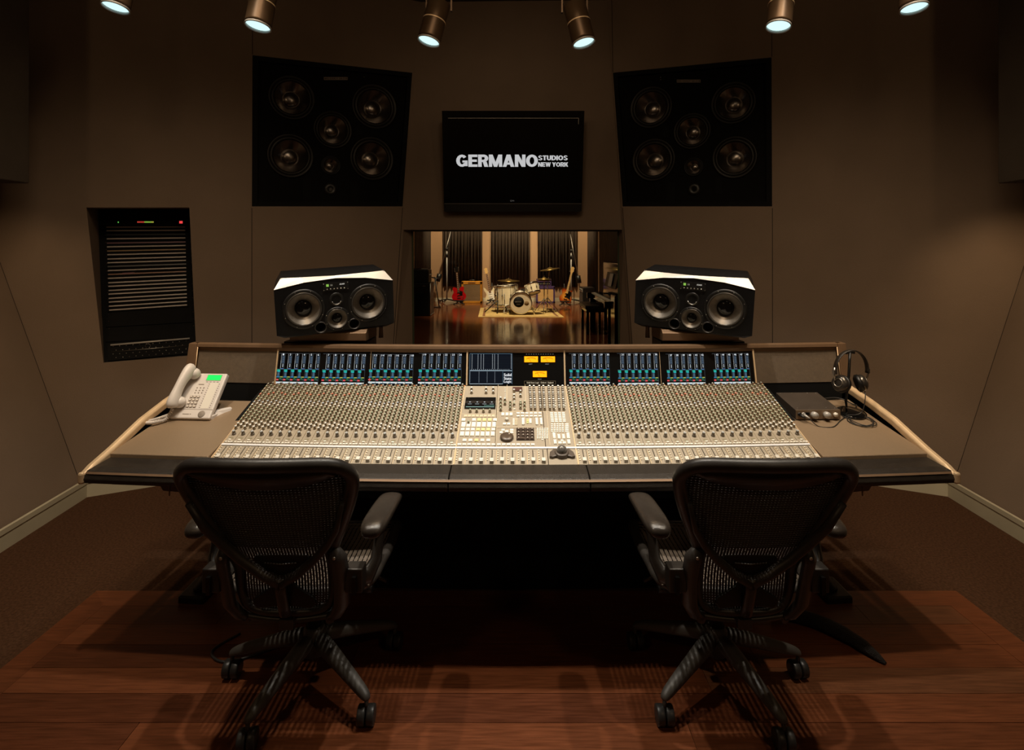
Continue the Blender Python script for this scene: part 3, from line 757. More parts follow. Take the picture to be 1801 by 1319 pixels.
# wings
def DK(x, y_, h=0): return V(x, y_, .756+.196*(y_-2.2)+h)
for s_, XO, nm in ((-1, 1.61, 'l'), (1, 1.635, 'r')):
    x0, x1 = (s_*1.203, s_*(XO-.01))
    # fabric back panel of the wing
    b = MB()
    lo = [SC(s_*1.176, 0, -.02), SC(s_*(XO-.03), 0, -.02), SC(s_*(XO-.03), SH, -.02), SC(s_*1.176, SH, -.02)]
    b.hexa(lo, [p_+V(0, -SU.z, SU.y)*.018 for p_ in lo]); cfin(b).build('wing_back_panel', M['fabricpanel'], con)
    b = MB(); b.hexa([V(s_*1.176, 2.725, .80), V(s_*(XO-.02), 2.725, .80), V(s_*(XO-.02), 2.76, .80), V(s_*1.176, 2.76, .80)], [V(s_*1.176, 2.735, .916), V(s_*(XO-.02), 2.735, .916), V(s_*(XO-.02), 2.76, .916), V(s_*1.176, 2.76, .916)])
    cfin(b).build('wing_riser', M['blkm'], con)
    b = MB()
    q = [DK(s_*1.205, 2.183), DK(s_*(XO+.008), 2.183), DK(s_*(XO-.018), 2.42), DK(s_*(XO-.03), 2.66), DK(s_*1.205, 2.66)]
    b.prism(q, (0, 0, -.018)); cfin(b).build('wing_desk', M['desk'], con, bev=.003)
    # inner well wall and outer rim
    prof = [(2.058, .722), (2.10, .742), (2.20, .772), (2.387, .838), (2.55, .876), (2.70, .903), (2.765, .914)]
    b = MB(); vs = []
    for (y_, z_) in prof:
        xo = XO+.035-.02*(y_-2.06)/.7
        vs += [V(s_*xo, y_, z_-.004), V(s_*(xo-.020), y_, z_), V(s_*(xo-.030), y_, z_-.010), V(s_*(xo-.030), y_, z_-.036), V(s_*xo, y_, z_-.040)]
    fs = []; n = 5
    for i in range(len(prof)-1):
        for k in range(n): k2 = (k+1) % n; fs.append((i*n+k, i*n+k2, (i+1)*n+k2, (i+1)*n+k))
    fs += [tuple(range(n)), tuple((len(prof)-1)*n+k for k in range(n))]
    b.add(vs, fs); cfin(b).build('side_rim', M['bronze'], con, bev=.004)
    b = MB(); b.box(s_*(XO+.023), 2.057, .704, .024, .020, .044); cfin(b).build('rim_end_cap', M['bronze'], con, bev=.008)
    b = MB()
    for i in range(1, len(prof)-1):
        (ya, za), (yb, zb) = prof[i], prof[i+1]
        xo = XO+.001; zq = .684
        b.hexa([V(s_*xo, ya, zq), V(s_*(xo+.02), ya, zq), V(s_*(xo+.02), yb, zq), V(s_*xo, yb, zq)], [V(s_*xo, ya, za-.03), V(s_*(xo+.02), ya, za-.03), V(s_*(xo+.02), yb, zb-.03), V(s_*xo, yb, zb-.03)])
    cfin(b).build('side_panel', M['blkm'], con)
    # upright end post of the meter bridge
    b = MB()
    x_a, x_b = s_*(XO-.028), s_*(XO+.014)
    b.hexa([V(x_a, 2.715, .905), V(x_b+s_*.010, 2.715, .895), V(x_b+s_*.010, 2.84, .895), V(x_a, 2.84, .905)], [V(x_a, 2.752, 1.101), V(x_b, 2.752, 1.101), V(x_b, 2.80, 1.101), V(x_a, 2.80, 1.101)])
    cfin(b).build('end_post', M['bronzed'], con, bev=.003)
    b = MB(); b.tube([V(x_a-s_*.003, 2.722, .918), V(x_a-s_*.003, 2.755, 1.082)], .0022, 6); cfin(b).build('post_bead', M['bronze'], con)
# ================================================================= WALL MONITORS
def face_loc(wp, o, ang):
    Rm = Matrix.Rotation(-ang, 3, 'Z')
    return lambda px, py, d=0: (Rm @ (wp(px, py)-o))+V(0, d, 0)
def driver(parent, name, c, r, mat_cone, domef=.42, rings=True):
    t = MB().lathe([(r*1.0, -.001), (r*1.0, -.008), (r*.93, -.010), (r*.86, -.004), (r*.84, -.001)], c, (0, 1, 0), 40, cap=False)
    o = t.build(name, M['ring'], parent)
    MB().lathe([(r*.86, -.002), (r*.80, -.009), (r*.74, -.002), (r*.72, .004)], c, (0, 1, 0), 36, cap=False).build('surround', M['ring'], o)
    MB().lathe([(r*.72, .003), (r*.36, r*.38), (r*.30, r*.40)], c, (0, 1, 0), 36, cap=False).build('cone', mat_cone, o)
    prof = [(r*.37*math.cos(a), r*.40-r*.16*math.sin(a)) for a in [k*PI/2/6 for k in range(7)]]
    MB().lathe(prof, c, (0, 1, 0), 28, cap=False).build('dust_cap', mat_cone, o)
    return o
def wall_monitor(quad, wp, D, label, ds, mid, tw, port, lab, leds, ang):
    o = wp(*quad[3])
    t = thing('wall_monitor', label, 'speaker', o, (0, 0, ang), 'main monitors flush in the front wall')
    f = face_loc(wp, o, ang)
    q = [f(*p) for p in quad]
    fr = MB(); w_ = .034
    c = sum(q, Vector())/4
    qi = [p+(c-p).normalized()*w_*1.5 for p in q]
    for i in range(4):
        j = (i+1) % 4
        fr.hexa([q[i], q[j], qi[j], qi[i]], [p+V(0, .05, 0) for p in (q[i], q[j], qi[j], qi[i])])
    fr.build('frame', M['blkm'], t)
    hl = [(px, py, rp*.83) for px, py, rp in list(ds)+[mid, tw]]; hs_ = []
    for (px, py, rp) in hl:
        c_ = f(px, py, .035); r_ = (f(px+rp, py)-f(px, py)).length; c_.y = .035; hs_.append([c_+V(a, 0, b_) for a, b_ in circ(32, r_)])
    MB().prism([V(p.x, .035, p.z) for p in qi], (0, .02, 0), hole=hs_).build('baffle', M['spkb'], t)
    MB().prism([V(p.x, .20, p.z) for p in q], (0, .02, 0)).build('rear_board', M['blkm'], t)
    d0 = .035
    for (px, py, rp) in ds:
        c0 = f(px, py, d0-.001); r = (f(px+rp, py)-f(px, py)).length*.98; driver(t, 'woofer', c0, r, M['conedk'])
    px, py, rp = mid; driver(t, 'midrange', f(px, py, d0-.001), (f(px+rp, py)-f(px, py)).length, M['conedk'])
    px, py, rp = tw; driver(t, 'tweeter', f(px, py, d0-.001), (f(px+rp, py)-f(px, py)).length, M['conedk'])
    px, py, rp = port; MB().lathe([(.05, 0), (.05, -.004), (.017, -.006), (.013, 0), (.0, .004)], f(px, py, d0), (0, 1, 0), 28).build('supertweeter', M['blk'], t)
    p0 = f(lab[0], lab[1], d0-.002); p1 = f(lab[2], lab[1], d0-.002); b = MB(); b.hexa([p0, p1, p1+V(0, .002, 0), p0+V(0, .002, 0)], [p+V(0, 0, .022) for p in (p0, p1, p1+V(0, .002, 0), p0+V(0, .002, 0))])
    lb = b.build('name_plate', M['nameplate'], t)
    b = MB(); add_text(b, 'BIG EXIGY S4-218', p0+V(.004, -.0008, .005), (p1-p0)-V(.008, 0, 0), V(0, 0, .012), .02); b.build('lettering', M['blkm'], lb)
    for (px, py) in leds: p_ = f(px, py, d0-.003); b = MB().lathe([(.005, 0), (.004, -.003), (0, -.004)], p_, (0, 1, 0), 10); b.build('indicator', M['steel'], t)
    # black spacers between drivers
    for (xa, ya, xb, yb) in D:
        a_, b_ = f(xa, ya, d0-.0015), f(xb, yb, d0-.0015); MB().box((a_.x+b_.x)/2, a_.y, (a_.z+b_.z)/2, abs(b_.x-a_.x), .003, abs(b_.z-a_.z)).build('port_slot', M['blkm'], t)
    MB().lathe([(r*.86, -.002), (r*.80, -.009), (r*.74, -.002), (r*.72, .004)], c, (0, 1, 0), 36, cap=False).build('surround', M['ring'], o)
    MB().lathe([(r*.72, .003), (r*.36, r*.38), (r*.30, r*.40)], c, (0, 1, 0), 36, cap=False).build('cone', mat_cone, o)
    prof = [(r*.37*math.cos(a), r*.40-r*.16*math.sin(a)) for a in [k*PI/2/6 for k in range(7)]]
    MB().lathe(prof, c, (0, 1, 0), 28, cap=False).build('dust_cap', mat_cone, o)
    return o
def wall_monitor(quad, wp, D, label, ds, mid, tw, port, lab, leds, ang):
    o = wp(*quad[3])
    t = thing('wall_monitor', label, 'speaker', o, (0, 0, ang), 'main monitors flush in the front wall')
    f = face_loc(wp, o, ang)
    q = [f(*p) for p in quad]
    fr = MB(); w_ = .034
    c = sum(q, Vector())/4
    qi = [p+(c-p).normalized()*w_*1.5 for p in q]
    for i in range(4):
        j = (i+1) % 4
        fr.hexa([q[i], q[j], qi[j], qi[i]], [p+V(0, .05, 0) for p in (q[i], q[j], qi[j], qi[i])])
    fr.build('frame', M['blkm'], t)
    hl = [(px, py, rp*.83) for px, py, rp in list(ds)+[mid, tw]]; hs_ = []
    for (px, py, rp) in hl:
        c_ = f(px, py, .035); r_ = (f(px+rp, py)-f(px, py)).length; c_.y = .035; hs_.append([c_+V(a, 0, b_) for a, b_ in circ(32, r_)])
    MB().prism([V(p.x, .035, p.z) for p in qi], (0, .02, 0), hole=hs_).build('baffle', M['spkb'], t)
    MB().prism([V(p.x, .20, p.z) for p in q], (0, .02, 0)).build('rear_board', M['blkm'], t)
    d0 = .035
    for (px, py, rp) in ds:
        c0 = f(px, py, d0-.001); r = (f(px+rp, py)-f(px, py)).length*.98; driver(t, 'woofer', c0, r, M['conedk'])
    px, py, rp = mid; driver(t, 'midrange', f(px, py, d0-.001), (f(px+rp, py)-f(px, py)).length, M['conedk'])
    px, py, rp = tw; driver(t, 'tweeter', f(px, py, d0-.001), (f(px+rp, py)-f(px, py)).length, M['conedk'])
    px, py, rp = port; MB().lathe([(.05, 0), (.05, -.004), (.017, -.006), (.013, 0), (.0, .004)], f(px, py, d0), (0, 1, 0), 28).build('supertweeter', M['blk'], t)
    p0 = f(lab[0], lab[1], d0-.002); p1 = f(lab[2], lab[1], d0-.002); b = MB(); b.hexa([p0, p1, p1+V(0, .002, 0), p0+V(0, .002, 0)], [p+V(0, 0, .022) for p in (p0, p1, p1+V(0, .002, 0), p0+V(0, .002, 0))])
    lb = b.build('name_plate', M['nameplate'], t)
    b = MB(); add_text(b, 'BIG EXIGY S4-218', p0+V(.004, -.0008, .005), (p1-p0)-V(.008, 0, 0), V(0, 0, .012), .02); b.build('lettering', M['blkm'], lb)
    for (px, py) in leds: p_ = f(px, py, d0-.003); b = MB().lathe([(.005, 0), (.004, -.003), (0, -.004)], p_, (0, 1, 0), 10); b.build('indicator', M['steel'], t)
    # black spacers between drivers
    for (xa, ya, xb, yb) in D:
        a_, b_ = f(xa, ya, d0-.0015), f(xb, yb, d0-.0015); MB().box((a_.x+b_.x)/2, a_.y, (a_.z+b_.z)/2, abs(b_.x-a_.x), .003, abs(b_.z-a_.z)).build('port_slot', M['blkm'], t)
M['spkb'] = mat('monitor_baffle', (.0022, .0018, .0016), .7, noise=.1, spec=.12)
M['ring'] = mat('driver_basket', (.008, .007, .006), .45, spec=.3)
M['nameplate'] = mat('name_plate_grey', S('#8a7c70'), .5)
angL = math.atan2(LWD.y, LWD.x); angR = math.atan2(-RWD.y, -RWD.x)
wall_monitor([(444, 97), (725, 128), (708, 363), (443, 363)], LWp, [(535, 216, 545, 231), (628, 222, 638, 237), (534, 312, 548, 352), (618, 318, 632, 354)], 'big black five-driver monitor set into the wall above the phone side of the desk',
    [(514.4, 169.8, 42), (661, 185.8, 40), (512, 273, 42), (656.5, 278, 39)], (587, 226.7, 34), (583, 290, 17), (583, 332, 11), (571, 138.5, 613), [(642, 133.5)], angL)
wall_monitor([(1078, 128), (1357, 101), (1358, 363), (1095, 363)], RWp, [(1165, 222, 1175, 240), (1257, 216, 1267, 238), (1171, 320, 1186, 354), (1258, 312, 1268, 340)], 'big black five-driver monitor set into the wall above the headphone side of the desk',
    [(1288.6, 179, 42), (1143, 187, 39), (1291, 275.6, 42), (1147.5, 280, 40)], (1215.8, 229, 34), (1219, 292.6, 17), (1219, 332, 11), (1189, 143, 1231), [(1160.5, 134), (1160.5, 138)], angR)
# ================================================================= TV
tl, tr, br, bl = P(777, 195, 4.36), P(1028, 195, 4.36), P(1023, 372, 4.50), P(781, 372, 4.50)
tv = thing('television', 'black flat television with white studio name on screen above the window', 'television', (tl+tr+br+bl)/4)
to = (tl+tr+br+bl)/4
def TVp(a, b_, d=0):  # a 0..1 left-right, b 0..1 top-down
    p = lerp(lerp(tl, tr, a), lerp(bl, br, a), b_); n = (tr-tl).cross(bl-tl).normalized(); n = n if n.y < 0 else -n
    return p+n*d-to
def tvbox(mb, a0, b0, a1, b1, d0, d1, c=None):
    mb.hexa([TVp(a0, b0, d0), TVp(a1, b0, d0), TVp(a1, b1, d0), TVp(a0, b1, d0)], [TVp(a0, b0, d1), TVp(a1, b0, d1), TVp(a1, b1, d1), TVp(a0, b1, d1)], c=c)
b = MB(); tvbox(b, 0, 0, 1, 1, -.07, 0); b.build('body', M['blk'], tv, bev=.006)
b = MB()
tvbox(b, 0.002, 0, .998, .07, 0, .012); tvbox(b, 0.002, .07, .043, .915, 0, .012); tvbox(b, .957, .07, .998, .915, 0, .012); tvbox(b, .002, .865, .998, .915, 0, .012)
b.build('bezel', M['blkg'], tv)
b = MB(); tvbox(b, .01, .922, .99, 1.0, 0, .012); b.build('speaker_bar', M['blk'], tv)
b = MB(); tvbox(b, .005, .9155, .995, .9205, 0, .0135); tvbox(b, .043, .069, .957, .073, .011, .0125); tvbox(b, .957, .07, .960, .13, .011, .0125); b.build('trim_line', M['steel'], tv)
b = MB(); tvbox(b, .043, .07, .957, .87, 0, .004); scr = b.build('screen', M['blkg'], tv)
b = MB(); W_ = 251.; u = TVp(1, .4)-TVp(0, .4); v = TVp(0, 0)-TVp(0, 1)
def TT(body, x0, x1, yb, yt, bold, sp=1.0):
    a0, a1 = (x0-778.5)/248., (x1-778.5)/248.; b0, b1 = (yb-195)/177., (yt-195)/177.
    block_text(b, body, TVp(a0, b0, .0052), u*(a1-a0), v*(b0-b1), .035, c=(.56, .56, .57))
TT('GERMANO', 802, 946.5, 292, 270.5, .028, .92); TT('STUDIOS', 947, 999, 280.5, 272, .024, .95); TT('NEW YORK', 947, 1000, 291.7, 284, .024, .95)

b.build('screen_lettering', M['glow'], scr)
b = MB(); add_text(b, 'LG', TVp(.497, .893, .0125), u*.012, v*.010, .02, c=(.12, .11, .1)); c0 = TVp(.487, .888, .0125)
b.tube([c0+V(math.cos(a)*.006, 0, math.sin(a)*.006) for a in [k*PI/6 for k in range(12)]], .0008, 4, closed=True, c=(.12, .11, .1)); b.build('brand_mark', M['glow'], tv)
b = MB(); b.box(0, .10, 0, .4, .06, .3); b.build('wall_bracket', M['blkm'], tv)

# ================================================================= PATCHBAY RACK
inn = -LWN
r_tl = LWp(172, 367)+inn*0; 
def rackp(px, py):   # rack plane: flush at the bottom, set back at the top
    b0 = LWp(182, 638)+inn*.02; b1 = LWp(345, 622)+inn*.02
    zt = 1.84; top = at_z(b0, b0+V(0, 0, 1), zt)+inn*.37
    n = (b1-b0).cross(top-b0); n.z = n.z; 
    return hit(px, py, b0, n.normalized())
rv = MB(); rq = [rackp(172, 367), rackp(333.5, 366), rackp(345.5, 625), rackp(182, 638.5)]
for i in range(4): j = (i+1) % 4; rv.add([RACKO[i], RACKO[j], rq[j], rq[i]], [(0, 1, 2, 3)])
rv.build('rack_niche_reveal', M['wall'], kind='structure')
rk = thing('patchbay_rack', 'black rack of patchbays with rows of white label strips recessed in wall', 'equipment rack', rackp(262, 630))
ro = rk.location.copy()
b = MB(); rn = (rq[1]-rq[0]).cross(rq[3]-rq[0]).normalized(); rn = rn if rn.y < 0 else -rn
b.prism([p-rn*.004 for p in rq], -rn*.2); b.build('rack_case', M['blkm'], rk, org=ro)
def rp(u, v, d=0): # zoom coords of crop (130,340) scale 4.121
    return rackp(130+u/4.121, 340+v/4.121)+rn*d
def rquad(mb, pts, d0, d1, c=None): mb.hexa([rp(*p, d0) for p in pts], [rp(*p, d1) for p in pts], c=c)
ys = [247, 273, 303, 332, 363, 390, 420, 447, 478, 505, 533, 562, 590, 618, 650, 676, 706, 732, 763, 790, 820, 848]
strc = {2: (.02, .018, .017), 4: S('#6a3a42'), 6: S('#8a6a38'), 10: S('#4a4642'), 12: S('#8a5a38')}
for i, y_ in enumerate(ys):
    dy = -2-36*(y_-247)/600
    xl = 236+20*(y_-247)/600; xr = 806+14*(y_-247)/600
    b = MB(); rquad(b, [(xl-12, y_-12), (xr+12, y_-12+dy), (xr+12, y_+13+dy), (xl-12, y_+13)], -.002, .003)
    pb = b.build('patchbay', M['blkm'], rk, org=ro)
    b = MB(); rquad(b, [(xl, y_-4), (xr, y_-4+dy), (xr, y_+4+dy), (xl, y_+4)], .003, .0055, c=strc.get(i, S('#b4a69c')))
    if i == 12: rquad(b, [(350, y_-4-7), (440, y_-4-12), (440, y_+4-12), (350, y_+4-7)], .0055, .006, c=S('#703038'))
    b.build('label_strip', M['attr'], rk, org=ro)
b = MB()
rquad(b, [(185, 125), (838, 125), (840, 232), (190, 234)], -.002, .004); b.build('meter_unit', M['blk'], rk, org=ro)
b = MB()
for k in range(14): x_ = 460+k*8.6; rquad(b, [(x_, 205), (x_+6, 205), (x_+6, 215), (x_, 215)], .004, .0055, c=(.55, .05, .03) if k < 6 else (.25, .45, .05) if k < 12 else (.4, .4, .05))
rquad(b, [(764, 203), (788, 203), (788, 220), (764, 220)], .004, .007, c=(.9, .06, .06)); rquad(b, [(319, 208), (326, 208), (326, 215), (319, 215)], .004, .006, c=(.15, .7, .1))
b.build('meter_lights', M['glow'], rk, org=ro)
for (va, vb) in ((862, 960), (966, 1068)):
    b = MB(); rquad(b, [(225, va+10), (850, va-26), (857, vb-26), (232, vb+10)], -.002, .004); b.build('blank_panel', M['blkm'], rk, org=ro)
b = MB(); rquad(b, [(236, 1085), (862, 1040), (868, 1158), (248, 1215)], -.002, .006); lp = b.build('jack_panel', M['blkm'], rk, org=ro)
b = MB(); b.tube([rp(268, 1104, .014), rp(840, 1055, .014)], .0065, 8); b.build('handle_bar', M['silver'], rk, org=ro)
b = MB(); b.tube([rp(270, 1152, .008), rp(835, 1103, .008)], .0018, 6)
for row, (y0, y1) in enumerate(((1112, 1072), (1142, 1098), (1168, 1128), (1196, 1150))):
    for k in range(12):
        u_ = 285+k*48+(22 if row % 2 else 0)
        if u_ > 835: continue
        b.ball(rp(u_, lerp(y0, y1, (u_-270)/560), .008), .0035, n=6)
b.build('jack_nuts', M['steel'], rk, org=ro, kind='stuff')
b = MB(); c0 = rp(537, 1107, .009); b.tube([c0+LWD*.014*math.cos(a)+V(0, 0, .014*math.sin(a)) for a in [k*PI/8 for k in range(16)]], .0012, 5, closed=True); b.build('round_emblem', M['steel'], rk, org=ro)
b = MB()
for k in range(16):
    for (ua, ub) in ((226, 844),): 
        for u_ in (ua+k*2, ub+k*1.5): b.ball(rp(u_, 200+k*52+(0 if u_ < 500 else -20*(k/16)), .003), .0022, n=6)
b.build('rack_screws', M['bronzed'], rk, org=ro, kind='stuff')

# ================================================================= STANDS AND SPEAKERS
def stand_and_speaker(s, cx, lab_sp, lab_st):
    st = thing('speaker_stand', lab_st, 'speaker stand', (cx+s*-.02, 2.94, 1.046), (0, 0, 0), 'speaker stands on the console bridge')
    # s=+1: left unit, open side to the right
    b = MB(); fz = .012
    x0, x1 = -.19, .19
    fz = .062
    b.prism([V(0, -.12, fz+.006), V(0, -.125, fz+.045), V(0, -.105, fz+.060), V(0, .10, fz+.090), V(0, .10, fz+.0)], (.38, 0, 0)); b.xf(lambda v: V(v.x-.19, v.y, v.z))
    b.build('wedge_body', M['bronzed'], st, bev=.003)
    MB().box(s*-.02, -.0, .030, .42, .18, .060).build('foot_plate', M['blk'], st)
    b = MB(); b.tube([V(s*.24, -.02, .07), V(s*.24, -.02, .13), V(s*.18, -.02, .14)], .012, 8); b.build('side_arm', M['bronzed'], st)
    yaw = R(24)*s; tilt = R(9)
    rot = (Matrix.Rotation(tilt, 4, 'X') @ Matrix.Rotation(yaw, 4, 'Z')).to_euler()
    W2, H, Dp = .2875, .302, .30
    sp = thing('monitor_speaker', lab_sp, 'speaker', (cx-s*.016, 2.915, 1.170), rot, 'midfield speakers on the console bridge'); sp.scale = (.965, .965, .965)
    b = MB()  # cabinet with chamfered long edges; local: x width, -y front
    f = -.14
    ch = .030
    fr = [V(-W2, f, .0+.020), V(W2, f, .020), V(W2, f, H-.030), V(-W2, f, H-.030)]
    bk = [V(-W2+.03, f+.035, 0), V(W2-.03, f+.035, 0), V(W2-.03, f+.035, H), V(-W2+.03, f+.035, H)]
    front_poly = [V(-W2, f, .028), V(-W2+.05, f, .020), V(W2-.05, f, .020), V(W2, f, .028), V(W2, f, H-.045), V(W2-.14, f+.001, H-.020), V(0, f+.001, H-.010), V(-W2+.14, f+.001, H-.020), V(-W2, f, H-.045)]
    hs_ = [[V(x+a, f, z+b_) for a, b_ in circ(32, r_)] for x, z, r_ in ((-.157, .148, .0855), (.157, .148, .0855), (0, .083, .0515), (-.082, .046, .0245), (.082, .046, .0245))]
    b = MB(); b.prism(front_poly, (0, .03, 0), hole=hs_); b.build('front_baffle', M['spk'], sp)
    b = MB()
    rear = [V(-W2+.0, f+.03, .03), V(-W2+.04, f+.045, .0), V(W2-.04, f+.045, .0), V(W2, f+.03, .03), V(W2, f+.03, H-.05), V(W2-.03, f+.045, H), V(-W2+.03, f+.045, H), V(-W2, f+.03, H-.05)]
    back = [V(p.x*.94, .16, p.z*.96+.005) for p in rear]; n = len(rear)
    b.add(rear+back, [tuple(range(n)), tuple(range(2*n-1, n-1, -1))]+[(i, (i+1) % n, n+(i+1) % n, n+i) for i in range(n)])
    b.build('cabinet', M['spk'], sp)
    for z0, z1, nm, mm in ((H-.045, H, 'silver_bevel', M['silver']), (.028, .0, 'lower_bevel', mat('lower_bevel_grey', S('#3a3836'), .4))):
        b = MB(); e = .0; sg = 1 if z1 > z0 else -1
        zs = [z0, lerp(z0, z1, .55), lerp(z0, z1, .62)]
        if sg > 0:
            lo = [V(-W2, f-.001, H-.045), V(-W2+.14, f-.001, H-.020), V(0, f-.001, H-.010), V(W2-.14, f-.001, H-.020), V(W2, f-.001, H-.045)]
        else:
            lo = [V(-W2, f-.001, .028), V(-W2+.08, f-.001, .022), V(0, f-.001, .020), V(W2-.08, f-.001, .022), V(W2, f-.001, .028)]
        yy = (f+.048, f+.030, f+.012, f+.030, f+.048) if sg > 0 else (f+.048,)*5
        hi = [V(x_, y2, z1) for x_, y2 in zip((-W2+.035, -W2+.13, 0, W2-.13, W2-.035), yy)]
        hi = [p+V(0, 0, .001*sg) for p in hi]
        n = 5; b.add(lo+hi+[p+V(0, .004, -.004*sg) for p in lo]+[p+V(0, .004, -.004*sg) for p in hi], [(i, i+1, n+i+1, n+i) for i in range(n-1)]+[(2*n+i, 2*n+i+1, 3*n+i+1, 3*n+i) for i in range(n-1)])
        b.build(nm, mm, sp)
    def drv(name, x, z, r, rc):
        c0 = V(x, f, z)
        o = MB().lathe([(r*1.22, .0), (r*1.20, -.004), (r*1.06, -.006), (r*1.04, -.002)], c0, (0, 1, 0), 40, cap=False).build(name, M['blk'], sp)
        MB().lathe([(r*1.05, -.002), (r*1.0, -.008), (r*.95, -.008), (r*.92, -.003)], c0, (0, 1, 0), 40, cap=False).build('surround', M['conerim'], o)
        MB().lathe([(r*.94, -.003), (r*.48, r*.34)], c0, (0, 1, 0), 40, cap=False).build('cone', M['cone'], o)
        MB().lathe([(r*.50, r*.33), (r*.47, r*.24), (r*.42, r*.19), (r*.24, r*.14), (0, r*.10)], c0, (0, 1, 0), 28, cap=False).build('dust_cap', M['blkg'], o)
        b = MB()
        for k in range(8): a = PI/8+k*PI/4; b.ball(c0+V(math.cos(a)*r*1.13, -.005, math.sin(a)*r*1.13), .0022, n=6)
        b.build('screw', M['steel'], o)
    drv('woofer', -.157, .148, .083, 0); drv('woofer', .157, .148, .083, 0); drv('midrange', 0, .083, .050, 0)
    tw = MB().lathe([(.034, 0), (.032, -.004), (.024, -.002), (.020, .008)], (0, f, .184), (0, 1, 0), 28, cap=False).build('tweeter', M['steel'] if False else M['blk'], sp)
    b = MB(); b.box(0, f+.006, .184, .030, .004, .038)
    for k in range(5): b.box(0, f+.003, .170+k*.007, .028, .002, .002)
    b.build('ribbon', M['ribbon'], tw)
    b = MB(); b.tube([V(math.cos(a)*.022, f-.003, .180+math.sin(a)*.024) for a in [PI+.3+k*(PI-.6)/8 for k in range(9)]], .0022, 6); b.build('tweeter_lip', M['steel'], tw)
    for x in (-.082, .082):
        o = MB().lathe([(.030, .0), (.029, -.004), (.025, -.004), (.0235, .004), (.022, .027)], (x, f, .046), (0, 1, 0), 28, cap=False).build('bass_port', M['portrim'], sp)
        MB().lathe([(.0, .0275), (.0235, .0275)], (x, f, .046), (0, 1, 0), 20, cap=False).build('port_dark', M['blkm'], o)
    b = MB(); b.box(0, f-.001, .250, .124, .004, .040); pn = b.build('control_panel', M['blk'], sp)
    b = MB()
    b.box(-.040, f-.004, .258, .012, .003, .012, c=(.25, .5, .08)); 
    for x in (-.024, -.018): b.box(x, f-.004, .258, .002, .002, .008, c=(.3, .28, .22))
    add_text(b, 'ADAM', V(.018, f-.0036, .2565), V(.024, 0, 0), V(0, 0, .007), .02, c=(.6, .57, .5))
    b.build('panel_light', M['glow'], pn)
    b = MB()
    for k in range(6): b.lathe([(.0035, 0), (.003, -.003), (0, -.003)], (-.042+k*.0165, f-.003, .2385), (0, 1, 0), 10)
    for x in (-.058, .058):
        for z in (.234, .266): b.ball((x, f-.003, z), .002, n=6)
    b.build('trim_screws', M['steel'], pn)
M['conerim'] = mat('driver_rim', S('#4e4a45'), .3, .5)
M['ribbon'] = mat('ribbon_copper', S('#6e4a36'), .35, .6)
M['portrim'] = mat('port_rim', S('#35322f'), .35)
stand_and_speaker(1, -.893, 'black three-way speaker with silver top edge on console, phone side of the window', 'bronze wedge stand under the speaker on the phone side')
stand_and_speaker(-1, .916, 'black three-way speaker with silver top edge on console, headphone side of the window', 'bronze wedge stand under the speaker on the headphone side')

# ================================================================= PHONE
DESKZ = lambda y_: .756+.196*(y_-2.2)
def on_desk(px, py, side):
    # desk plane in world (bend included by a constant)
    n = V(0, -.196, 1).normalized(); return hit(px, py, V(0, 2.2+.062, .756), n)
pf = on_desk(335, 741, -1)
ph = thing('desk_telephone', 'white office telephone with green lit display and coiled cord on the desk wing', 'telephone', pf+V(0, 0, .001), (0, 0, R(-4)))
TL = R(50)
def FP(x, s, h=0): return V(x, s*math.cos(TL)-h*math.sin(TL), .012+s*math.sin(TL)+h*math.cos(TL))
def fbox(mb, x0, s0, x1, s1, h0, h1, c=None):
    q = [(x0, s0), (x1, s0), (x1, s1), (x0, s1)]; mb.hexa([FP(*p, h0) for p in q], [FP(*p, h1) for p in q], c=c)
b = MB(); fbox(b, -.102, 0, .086, .222, -.026, 0); b.build('body', M['phone'], ph, bev=.006)
b = MB(); fbox(b, -.102, .042, .086, .0435, 0, .0006); b.build('body_seam', M['phoned'], ph)
b = MB(); b.prism([V(.082, .03, .002), V(.125, .10, .002), V(.125, .115, .03), V(.082, .06, .03)], (-.02, .02, 0)); b.prism([V(-.08, .02, .0), V(.09, .02, .0), V(.09, .12, .0), V(-.08, .12, .0)], (0, 0, .02)); b.build('stand', M['phone'], ph, bev=.003)
b = MB(); fbox(b, -.004, .184, .066, .214, .0, .0008); b.build('display_frame', M['phoned'], ph)
b = MB(); fbox(b, -.002, .186, .064, .212, .0008, .0012); b.build('display', M['green'], ph)
keym = MB(); keym.box(0, 0, .002, .0125, .0088, .004, c=S('#a59a8e')); keym.box(0, 0, .0042, .009, .0055, .0008, c=S('#e6ddd2')); km_ = keym.mesh('key', M['attr'])
for i in range(4):
    for j in range(3): inst('key', km_, ph, FP(-.0375+j*.0165, .056+i*.0155, 0), (TL, 0, 0))
b = MB()
for i in range(4):
    for j in range(3):
        if i < 3: b.lathe([(.0035, 0), (.003, .0012), (0, .0012)], FP(-.030+j*.016, .122+i*.0125, 0), FP(0, 0, 1)-FP(0, 0, 0), 8)
fbox(b, -.030, .162, -.004, .166, 0, .0008)
for k in range(12):
    fbox(b, .018, .050+k*.0105, .022, .053+k*.0105, 0, .001); fbox(b, .066, .050+k*.0105, .070, .053+k*.0105, 0, .001)
for k in range(4): fbox(b, .0+k*.017, .176, .010+k*.017, .1785, 0, .0008)
fbox(b, -.045, .018, -.015, .0215, 0, .0007); fbox(b, -.012, .018, -.006, .0215, 0, .0007)
b.build('small_keys', M['phoned'], ph, kind='stuff')
b = MB(); fbox(b, .025, .048, .062, .172, 0, .0008); b.build('index_card', M['white'], ph)
